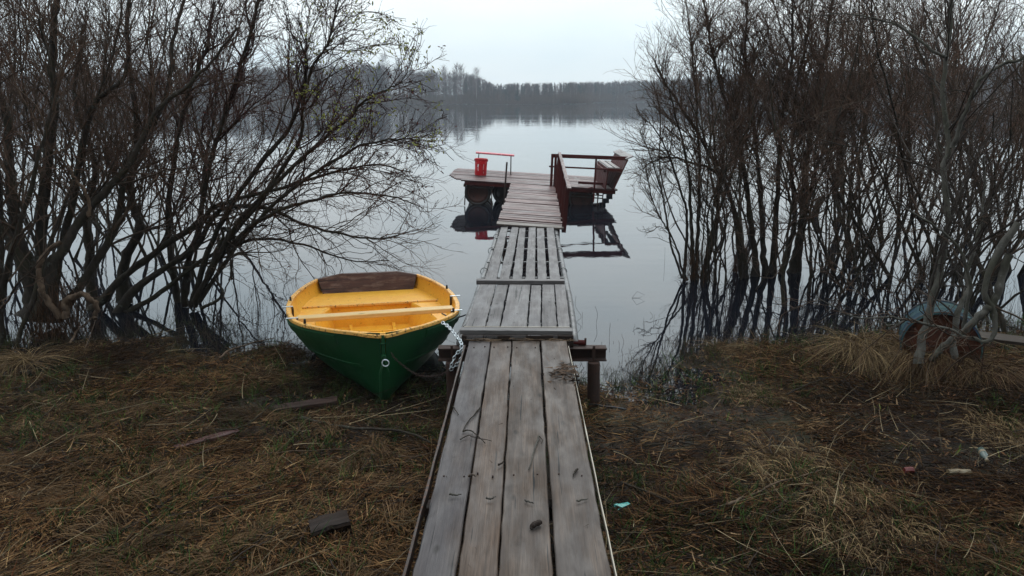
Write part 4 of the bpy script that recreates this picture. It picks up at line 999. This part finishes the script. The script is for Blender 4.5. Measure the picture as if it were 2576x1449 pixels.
willow('bank_birch', onbank(2320, 905)*1.0, [
    G(5.75, [(2312,915), (2330,860), (2352,760), (2372,660), (2388,560), (2378,430), (2396,360), (2385,200), (2397,65), (2405,-60)], .036, .012, 6.2),
    G(6.0, [(2396,372), (2420,300), (2466,210), (2520,170), (2590,145)], .018, .01, 5.8),
    G(6.1, [(2381,145), (2330,115), (2276,81), (2200,52), (2131,38), (2022,38)], .014, .003, 6.4),
    G(5.8, [(2400,905), (2404,803), (2415,740), (2430,700), (2470,560), (2480,400)], .026, .01, 6.3)],
    'slender grey birch standing in front of the barrel, one branch reaching left across the sky', nb=46, nt=300, nq=900, mat='barkpale', up=.15, twc=[(.045,.037,.031), (.045,.034,.028), (.045,.032,.026)])
willow('bent_birch_limb', onbank(2434, 843), [
    G(5.5, [(2560,560), (2510,640), (2483,730), (2497,773), (2495,819), (2481,849), (2424,843), (2374,825), (2283,803), (2223,795), (2142,792), (2060,750)], .026, .003, 5.3),
    G(5.45, [(2540,640), (2520,740), (2491,795), (2434,843), (2374,884), (2350,900)], .028, .022),
    G(5.5, [(2283,803), (2230,815), (2215,808)], .008, .003),
    G(5.6, [(2424,843), (2440,700), (2400,600), (2300,520), (2200,470)], .016, .003)],
    'pale knobbly birch limb curling down in front of the barrel and out to the left', nb=22, nt=110, nq=260, mat='barkpale', up=.05)
# broken stakes in the water
for pts, r0, r1, lb in (([aty(2050,548,14.9), aty(2058,520,14.9), aty(2070,498,14.9)], .075, .06, 'thick black stump leaning out of the water between the right-hand willows'),
                        ([aty(2066,668,9.9), aty(2063,650,9.9), aty(2066,628,9.9)], .018, .014, 'small black stake in the water below the leaning stump')):
    pts = [pts[0]-np.array((.0, 0, .25))]+pts
    tag(MB().tube(smooth_guide(pts, 10, .006), np.linspace(r0, r1, 10), 9).build('stump', M['bark'], None), lb, 'stump')

# ================================================================== GRASS
def tussock(p, n, L, rad, label, cols, up=.45, fall=.75, name='grass_tussock', w=(.002,.005), green=0., comb=None):
    az = rng.uniform(0, 6.28, n); o = rng.uniform(0, 1, n)**.6*rad
    b = np.stack((p[0]+np.cos(az)*o, p[1]+np.sin(az)*o, np.full(n, p[2])), -1)
    el = rng.normal(up, .3, n); az2 = az+rng.normal(0, .5, n); cb = comb if comb is not None else rng.uniform(0, 6.28)
    az2 = np.where(rng.uniform(0, 1, n) < .72, cb+rng.normal(0, .45, n), az2)
    d = unit(np.stack((np.cos(az2)*np.cos(el), np.sin(az2)*np.cos(el), np.sin(el)), -1))
    Ln = L*rng.uniform(.35, 1.1, n)
    bend = np.stack((np.cos(az2)*.35*Ln, np.sin(az2)*.35*Ln, -fall*Ln*rng.uniform(.7, 1.35, n)), -1)
    cols = np.array(cols); c = cols[rng.integers(0, len(cols), n)]*rng.uniform(.22, 1.2, (n, 1))*np.array((1., .89, .75))
    fl = lambda x, y: np.maximum(height(x, y), 0)
    o = blades(b, d, Ln, rng.uniform(*w, n), bend, c, name, seg=5, floor=fl)
    return tag(o, label, 'grass tussock')
STR = [(.22,.165,.10), (.17,.12,.075), (.11,.075,.048), (.26,.20,.12)]
DRK = [(.08,.045,.028), (.055,.034,.022), (.11,.062,.036)]
for (px, py, n, L, rad, lb, cols) in [
    (2170, 905, 900, .55, .22, 'largest drooping straw tussock at the right bank, left of the birch foot', STR),
    (2330, 930, 800, .50, .22, 'drooping straw tussock under the bent birch limb in front of the barrel', STR+DRK),
    (2460, 960, 700, .45, .25, 'dark drooping tussock right of the barrel front', DRK+STR[:2]),
    (1830, 885, 420, .26, .14, 'low rounded tussock at the right waterline below the leftmost willow clump', STR[:3]),
    (1905, 890, 300, .22, .12, 'small low tussock just right of the rounded one at the waterline', STR[:3]+DRK),
    (2050, 900, 420, .28, .18, 'flattened tussock between the waterline and the largest straw tussock', STR[:3]+DRK),
    (2380, 905, 420, .32, .2, 'straw tussock heaped against the rusty end of the barrel', STR+DRK),
    (2520, 1090, 500, .22, .26, 'straw tussock at the right frame edge', STR),
    (2000, 1180, 620, .2, .34, 'combed-over straw tussock in the middle of the right bank', STR),
    (1900, 1000, 350, .18, .22, 'small straw tussock on the right bank above the black branch', STR[:3]),
    (2240, 1330, 900, .2, .42, 'broad flattened straw tussock near the lower right corner', STR),
    (60, 945, 500, .42, .14, 'pale drooping tussock at the left frame edge', STR),
    (650, 960, 420, .26, .18, 'matted tussock between the left waterline and the boat', STR[:3]+DRK),
    (850, 1060, 420, .24, .18, 'dark tussock in front of the green bow', DRK+STR[:1]),
    (700, 890, 380, .24, .16, 'dark grassy tussock standing in the water left of the boat', DRK+[(.05,.06,.02)]),
    (230, 880, 300, .3, .16, 'straw tussock under the foot of the leaning willow', STR+DRK)]:
    pq = onbank(px, py); pq[2] += .10*(L > .4)+.03; tussock(pq, int(n*1.5), L, rad, lb, cols, comb=rng.uniform(-2.4, -.6))
for (px, Y, z, L, lb, rd) in [(1748, 9.45, .42, .5, 'brown beard of roots round the foot of the leftmost right-hand willow clump', .20), (1862, 9.9, .34, .4, 'brown root beard at the left trunks of the biggest willow', .12),
                      (2165, 10.7, .42, .5, 'shaggy brown root beard round the bushy willow', .28), (150, 7.1, .55, .6, 'brown fibrous root mass hanging at the foot of the old willow', .28), (2330, 9.5, .3, .4, 'root beard at the water behind the barrel', .2), (120, 7.0, .3, .4, 'low tangle of brown roots in front of the old willow foot', .3)]:
    n = 420; az = rng.uniform(0, 6.28, n); p = aty(px, 700, Y); zz = rng.uniform(.02, z, n); o = rng.uniform(.3, 1, n)*rd*(1.05-zz/z*.55)
    b = np.stack((p[0]+np.cos(az)*o, p[1]+np.sin(az)*o, zz), -1); dn = np.where(rng.uniform(0, 1, n) < .7, -1., 1.)
    d = unit(np.stack((np.cos(az)*.28+rng.normal(0, .15, n), np.sin(az)*.28+rng.normal(0, .15, n), dn), -1)); Ln = rng.uniform(.08, .3, n)
    c = np.array(DRK+[(.10,.05,.03)])[rng.integers(0, 4, n)]*rng.uniform(.3, 1.1, (n, 1))
    o = blades(b, d, Ln, rng.uniform(.003, .007, n), rng.normal(0, .03, (n, 3)), c, 'root_beard', seg=4, floor=lambda x, y: np.maximum(height(x, y), 0)); tag(o, lb, 'roots')

def scatter(n, cond, seed):
    out = []; tot = 0
    while tot < n:
        Y = 2.1+rng.uniform(0, 1, n*2)**1.15*5.9; X = rng.uniform(-1, 1, n*2)*(.9+.74*Y)
        ok = cond(X, Y) & ((np.abs(X-.03) > .33) | (rng.uniform(0, 1, n*2) < .12))
        s = np.stack((X[ok], Y[ok]), -1); out.append(s); tot += len(s)
    return np.concatenate(out)[:n]
def dshore(X, Y): return np.interp(X, SHX, SHY)+SHW(X)*(vn(X, Y, 1.3, 3)-.5)+.4*(X < -1.2)*(vn(X, Y, 3.1, 8)-.5)-Y
# straw thatch lying in combed patches
N_ = 230000
def cden(X, Y):
    d = dshore(X, Y); wet = (X > .45) & (X < 1.9) & (Y > 3.9) & (vn(X, Y, 1.0, 33) > .32); bare = wet | ((vn(X, Y, .9, 21) > .66)) | ((X < -.3) & (X > -1.9) & (Y > 4.6))
    return (d > rng.uniform(-.12, .35, len(X))) & (rng.uniform(0, 1, len(X)) < np.where(bare, .38, 1))
s_ = scatter(N_, cden, 1); X, Y = s_[:, 0], s_[:, 1]
ang = 6.5*(vn(X, Y, .7, 11)-.5)+3.2*(vn(X, Y, 2.2, 12)-.5)+rng.normal(0, .5, N_)+np.where(rng.uniform(0, 1, N_) < .45, rng.uniform(0, 6.28, N_), 0)+np.where(X < 0, .35, 2.3)
lift = rng.normal(.10, .15, N_); clump = np.clip(vn(X, Y, 1.6, 13)*1.7-.45, 0, 1)
zb_ = height(X, Y); Z_ = np.maximum(zb_, .0)+rng.uniform(-.01, .03, N_)+clump*.05*rng.uniform(0, 1, N_)
d = unit(np.stack((np.cos(ang)*np.cos(lift), np.sin(ang)*np.cos(lift), np.sin(lift)), -1))
L = rng.uniform(.03, .13, N_)*(.6+.9*clump); bend = rng.normal(0, .10, (N_, 3))*L[:, None]; bend[:, 2] -= .12*L
pal = np.array([(.25,.145,.068), (.12,.066,.031), (.04,.022,.012), (.011,.007,.005), (.42,.29,.15), (.12,.042,.018)])
side = np.clip(vn(X, Y, .8, 14)*1.6-.3+.12*(X > .6), 0, 1)
pr = rng.uniform(0, 1, N_); idx = np.where(pr < .15+.25*side, 0, np.where(pr < .40+.20*side, 1, np.where(pr < .66, 2, np.where(pr < .88, 3, np.where(pr < .91+.05*side, 4, 5)))))
dk = .72*np.clip(.30+.62*side-.35*((X > -2) & (X < -.2) & (Y > 4.9)), .25, 1.15)
c = pal[idx]*rng.uniform(.6, 1.3, (N_, 1))*dk[:, None]*np.array((1.02,.90,.80))
blades(np.stack((X, Y, Z_), -1), d, L, rng.uniform(.002, .0055, N_), bend, c, 'dead_grass', seg=3, twist=.7, props={'kind': 'stuff', 'label': 'matted dead grass and straw covering the bank', 'category': 'grass'}, floor=lambda x, y: np.maximum(height(x, y), .0)-.02)
# upright green shoots in tufts
def tufts(name, nt_, per, H, cols, lab, cond, w=(.003, .006), el=(1.25, .22)):
    s = scatter(nt_, cond, 2); c0 = np.repeat(s, per, 0)+rng.normal(0, .028, (nt_*per, 2)); n = len(c0)
    z = np.maximum(height(c0[:, 0], c0[:, 1]), -.03); az = rng.uniform(0, 6.28, n); e = rng.normal(*el, n)
    d = unit(np.stack((np.cos(az)*np.cos(e), np.sin(az)*np.cos(e), np.sin(e)), -1)); L = np.repeat(rng.uniform(*H, nt_), per)*rng.uniform(.5, 1.1, n)
    bend = np.stack((np.cos(az)*L*.25, np.sin(az)*L*.25, -.1*L), -1)
    cc = np.repeat(np.array(cols)[rng.integers(0, len(cols), nt_)], per, 0)*rng.uniform(.6, 1.35, (n, 1))
    return blades(np.stack((c0[:, 0], c0[:, 1], z), -1), d, L, rng.uniform(*w, n), bend, cc, name, seg=3, props={'kind': 'stuff', 'label': lab, 'category': 'grass'})
GR = [(.040,.075,.020), (.06,.10,.026), (.03,.056,.018), (.05,.06,.02)]
tufts('green_grass', 3400, 9, (.05, .15), GR, 'fresh green grass shoots coming through the straw', lambda X, Y: (dshore(X, Y) > -.15) & (vn(X, Y, 1.1, 31) > .45), w=(.0025,.006))
tufts('sprouts', 260, 5, (.04, .09), [(.13,.17,.03), (.10,.15,.03), (.17,.19,.05)], 'bright yellow-green sprouts dotted over the bank', lambda X, Y: dshore(X, Y) > .1, w=(.004, .008))
tufts('waterline_grass', 750, 8, (.05, .16), [(.035,.045,.015), (.05,.035,.022), (.06,.045,.028)], 'thin grass standing in the shallows along the left waterline', lambda X, Y: (dshore(X, Y) < .25) & (dshore(X, Y) > -.8) & (X < -1.3) & ((X < -2.6) | (dshore(X, Y) > -.45)), w=(.002,.004))
tufts('waterline_grass', 700, 8, (.05, .15), [(.035,.045,.015), (.07,.045,.028), (.09,.06,.035)], 'thin grass standing in the shallows along the right waterline', lambda X, Y: (dshore(X, Y) < .2) & (dshore(X, Y) > -.55) & (X > .75), w=(.002,.004))
tufts('moss', 2600, 8, (.012, .035), [(.03,.035,.012), (.04,.04,.015)], 'short moss on the wet ground by the jetty', lambda X, Y: (dshore(X, Y) > .0) & (np.abs(X-.6) < 1.9), w=(.003,.006), el=(.6, .5))
# broken leaves and flat scraps of reed
n = 14000; s = scatter(n, lambda X, Y: dshore(X, Y) > .02, 9); az = rng.uniform(0, 6.28, n)
blades(np.stack((s[:, 0], s[:, 1], height(s[:, 0], s[:, 1])+rng.uniform(.0, .05, n)), -1), unit(np.stack((np.cos(az), np.sin(az), rng.normal(0, .3, n)), -1)), rng.uniform(.02, .07, n), rng.uniform(.006, .014, n), rng.normal(0, .006, (n, 3)),
       np.array([(.16,.08,.04), (.06,.03,.017), (.022,.013,.009), (.24,.15,.08)])[rng.integers(0, 4, n)]*rng.uniform(.3, 1, (n, 1)), 'leaf_scraps', seg=2, props={'kind': 'stuff', 'label': 'broken brown leaves lying in the straw', 'category': 'leaves'})
# combed-over clumps of longer straw
nc, per = 480, 75; s = scatter(nc, lambda X, Y: (dshore(X, Y) > .12) & ((X < 0) | (X > 1.2+.5*(Y-2.5)*(Y > 2.5)*.6)) & (vn(X, Y, .8, 14) > .35), 6); ca = np.where(s[:, 0] < 0, .5, -1.1)+rng.normal(0, .8, nc)
c0 = np.repeat(s, per, 0)+rng.normal(0, .05, (nc*per, 2)); n = nc*per; az = np.repeat(ca, per)+rng.normal(0, .38, n); e = np.abs(rng.normal(.45, .3, n))
d = unit(np.stack((np.cos(az)*np.cos(e), np.sin(az)*np.cos(e), np.sin(e)), -1)); L = np.repeat(rng.uniform(.10, .28, nc), per)*rng.uniform(.4, 1.1, n)
tn = np.repeat(np.where(s[:, 0] < 0, .62, 1)*rng.uniform(.2, .85, nc), per)*rng.uniform(.35, 1.3, n)
blades(np.stack((c0[:, 0], c0[:, 1], height(c0[:, 0], c0[:, 1])+np.repeat(rng.uniform(.01, .05, nc), per)), -1), d, L, rng.uniform(.002, .0048, n), np.stack((np.cos(az)*L*.3, np.sin(az)*L*.3, -.75*L), -1), np.array((.28,.165,.082))[None]*tn[:, None], 'combed_straw', seg=4, floor=lambda x, y: np.maximum(height(x, y), 0)+.004, props={'kind': 'stuff', 'label': 'flattened swathes of pale straw lying over the bank', 'category': 'grass'})
# scattered pale long stalks
n = 700; s = scatter(n, lambda X, Y: dshore(X, Y) > 0, 3); az = rng.normal(.35, .9, n)+np.where(s[:, 0] > 0, .4, 0); L = rng.uniform(.15, .55, n)
d = unit(np.stack((np.cos(az), np.sin(az), rng.normal(.02, .10, n)), -1))
blades(np.stack((s[:, 0], s[:, 1], height(s[:, 0], s[:, 1])+rng.uniform(.03, .09, n)), -1), d, L, rng.uniform(.002, .0042, n), rng.normal(0, .05, (n, 3))*[1,1,.4], np.array((.26,.20,.12))[None]*rng.uniform(.25, 1.15, (n, 1)), 'reed_stalks', seg=5, props={'kind': 'stuff', 'label': 'long pale reed stalks strewn over the straw', 'category': 'reeds'})
# dark twigs on the bank
n = 1300; s = scatter(n, lambda X, Y: (dshore(X, Y) > -.1), 4); az = rng.normal(.2, .9, n); L = rng.uniform(.06, .42, n)
P = np.stack((s[:, 0], s[:, 1], height(s[:, 0], s[:, 1])+rng.uniform(.02, .07, n)), -1)[:, None]+np.stack((np.cos(az), np.sin(az), rng.normal(0, .06, n)), -1)[:, None]*(L[:, None]*np.linspace(0, 1, 6)[None])[..., None]+np.cumsum(rng.normal(0, .006, (n, 6, 3)), 1)
tubes([(P, rng.uniform(.0012, .0042, (n, 1))*np.linspace(1, .5, 6)[None], 4)], 'ground_twigs', M['twig'], None, tint=[(.035,.025,.02)], props={'kind': 'stuff', 'label': 'dark wet twigs strewn over the bank', 'category': 'twigs'})
# thin dead stems standing in the shallow water
def stems(nm, n, xr, yr, lab, hgt=(.04, .22), flt=None, r=.0016):
    X = rng.uniform(*xr, n); Y = rng.uniform(*yr, n); ok = dshore(X, Y) < .02
    if flt is not None: ok &= flt(X, Y)
    X, Y = X[ok], Y[ok]; m = len(X); L = rng.uniform(*hgt, m); az = rng.uniform(0, 6.28, m); tl = np.abs(rng.normal(0, .35, m))
    dd = np.stack((np.cos(az)*np.sin(tl), np.sin(az)*np.sin(tl), np.cos(tl)), -1)
    P = np.stack((X, Y, np.full(m, -.03)), -1)[:, None]+dd[:, None]*(L[:, None]*np.linspace(0, 1, 5)[None])[..., None]+np.cumsum(rng.normal(0, .004, (m, 5, 3)), 1)
    tubes([(P, np.full((m, 5), r), 3)], nm, M['twig'], None, tint=[(.04,.028,.022)], props={'kind': 'stuff', 'label': lab, 'category': 'stems'})
stems('dead_stems', 700, (.5, 2.6), (5.8, 7.8), 'sparse dead stems poking from the shallows right of the jetty', (.04, .12), lambda X, Y: rng.uniform(0, 1, len(X)) < np.exp(dshore(X, Y)*1.6))
stems('dead_stems', 1600, (-6.5, -1.7), (6.4, 9.0), 'dead stems and twigs standing in the water at the left shore', (.05, .3), lambda X, Y: rng.uniform(0, 1, len(X)) < np.exp(dshore(X, Y)*1.2))
stems('dead_stems', 1500, (2.0, 7.5), (6.8, 10.5), 'dead stems among the trunks of the right-hand willows', (.05, .35), lambda X, Y: rng.uniform(0, 1, len(X)) < np.exp(dshore(X, Y)*.7))
# a few folded reeds further out
for pts, lb in (([(1590,750), (1603,733), (1622,742), (1608,757), (1590,750)], 'thin folded reed making a diamond with its reflection, right of the walkway'),
                ([(1500,815), (1503,790), (1497,770)], 'single thin reed standing in the water just right of the walkway'), ([(1533,850), (1535,812)], 'short reed in the water right of the rusty crossbeam'),
                ([(1450,810), (1462,795), (1447,770), (1449,745)], 'crooked dead twig against the right pole of the walkway')):
    base = at(*pts[0], 0); P = [base]+[aty(x_, y_, base[1]) for x_, y_ in pts[1:]]
    if len(P) == 2: P = [P[0], (P[0]+P[1])/2, P[1]]
    P = np.array(P); P[:, 2] = np.maximum(P[:, 2], .004)
    tag(MB().tube(P if len(P) == 5 else smooth_guide(P, 16, .001), .0016, 5).build('reed_stem', M['bark'], None), lb, 'reed')

# unseen spruces added behind the viewer to block sky light and shade the foreground
for x_, y_, h_, lb in ((-5.2,-3.2,13,'unseen spruce added for shade, behind the viewer to the left'), (-1.6,-5.2,14,'tall unseen spruce added for shade, close behind the viewer on the left'), (2.6,-4.6,13,'unseen spruce added for shade, close behind the viewer on the right'),
                   (6.2,-3.0,12,'unseen spruce added for shade, behind the viewer to the right'), (-9,-6,14,'farther unseen spruce added for shade, behind the viewer to the left'), (9.8,-6.5,14,'farther unseen spruce added for shade, behind the viewer to the right'), (.6,-9.5,15,'farthest unseen spruce added for shade, straight behind the viewer')):
    b = np.array((x_, y_, float(height(x_, y_)))); r_ = root('spruce_tree', b, lb, 'tree')
    sp = far_trees(b[None], np.array([float(h_)]), np.array([1]), 1500)
    link_soup(sp[:2], 'trunk', M['fartree'], r_); link_soup(sp[2:], 'crown', M['fartree'], r_)

# ================================================================== AIR, SKY, LIGHT, CAMERA
HAZE = 0.0007
hz = MB(); boxv(hz, -450, 450, -60, 510, -1.9, 26)
k = bpy.data.materials.new('haze'); k.use_nodes = True; nt_ = k.node_tree; nt_.nodes.clear()
ou = nt_.nodes.new('ShaderNodeOutputMaterial'); pv = nt_.nodes.new('ShaderNodeVolumePrincipled')
pv.inputs['Color'].default_value = (.80,.87,.95,1); pv.inputs['Density'].default_value = HAZE; pv.inputs['Anisotropy'].default_value = .2
nt_.links.new(pv.outputs[0], ou.inputs['Volume'])
if HAZE: 
    o = hz.build('haze', k); o['kind'] = 'stuff'; o['label'] = 'damp haze over the lake'; o['category'] = 'haze'

w = bpy.data.worlds.new('World'); sc.world = w; w.use_nodes = True; nt_ = w.node_tree; bg = nt_.nodes['Background']
sky = nt_.nodes.new('ShaderNodeTexSky'); sky.sky_type = 'NISHITA'; sky.sun_disc = False; sky.sun_elevation = R(38); sky.sun_rotation = R(12)
sky.air_density = 1.2; sky.dust_density = 2
tc = nt_.nodes.new('ShaderNodeTexCoord'); mp = nt_.nodes.new('ShaderNodeMapping'); mp.inputs['Scale'].default_value = (1, 1, 3.2); nt_.links.new(tc.outputs['Generated'], mp.inputs[0])
nz = nt_.nodes.new('ShaderNodeTexNoise'); nz.inputs['Scale'].default_value = 2.0; nz.inputs['Detail'].default_value = 5; nz.inputs['Roughness'].default_value = .5; nt_.links.new(mp.outputs[0], nz.inputs['Vector'])
rp = nt_.nodes.new('ShaderNodeValToRGB'); nt_.links.new(nz.outputs['Fac'], rp.inputs[0])
rp.color_ramp.elements[0].position = .34; rp.color_ramp.elements[0].color = (5.0, 6.1, 6.75, 1); rp.color_ramp.elements[1].position = .62; rp.color_ramp.elements[1].color = (6.45, 7.0, 7.25, 1)
mx = nt_.nodes.new('ShaderNodeMix'); mx.data_type = 'RGBA'; mx.inputs[0].default_value = .93
nt_.links.new(sky.outputs[0], mx.inputs[6]); nt_.links.new(rp.outputs[0], mx.inputs[7]); 
sx = nt_.nodes.new('ShaderNodeSeparateXYZ'); nt_.links.new(tc.outputs['Generated'], sx.inputs[0])
ma = nt_.nodes.new('ShaderNodeMath'); ma.operation = 'MULTIPLY_ADD'; ma.use_clamp = False; nt_.links.new(sx.outputs[2], ma.inputs[0]); ma.inputs[1].default_value = 1.1; ma.inputs[2].default_value = .95
vm = nt_.nodes.new('ShaderNodeVectorMath'); vm.operation = 'SCALE'; nt_.links.new(mx.outputs[2], vm.inputs[0]); nt_.links.new(ma.outputs[0], vm.inputs['Scale']); nt_.links.new(vm.outputs[0], bg.inputs['Color'])
bg.inputs['Strength'].default_value = .15
ld = bpy.data.lights.new('sun', 'SUN'); ld.energy = .6; ld.angle = R(25); ld.color = (1, .96, .9)
lo = bpy.data.objects.new('sun', ld); COL.objects.link(lo)
el, az = R(38), R(12); sdv = Vector((math.sin(az)*math.cos(el), math.cos(az)*math.cos(el), math.sin(el)))
lo.rotation_euler = sdv.to_track_quat('Z', 'Y').to_euler()
cd = bpy.data.cameras.new('camera'); cd.sensor_width = 36; cd.lens = FPX/2576*36; cd.clip_start = .05; cd.clip_end = 3000
co = bpy.data.objects.new('camera', cd); COL.objects.link(co); co.location = (0, 0, HC); co.rotation_euler = (math.pi/2-TH, 0, 0); sc.camera = co
sc.view_settings.view_transform = 'Standard'; sc.view_settings.look = 'None'; sc.view_settings.exposure = 0; sc.view_settings.gamma = 1
sc.cycles.max_bounces = 6; sc.cycles.diffuse_bounces = 3; sc.cycles.glossy_bounces = 3; sc.cycles.volume_bounces = 1
sc.cycles.use_denoising = True
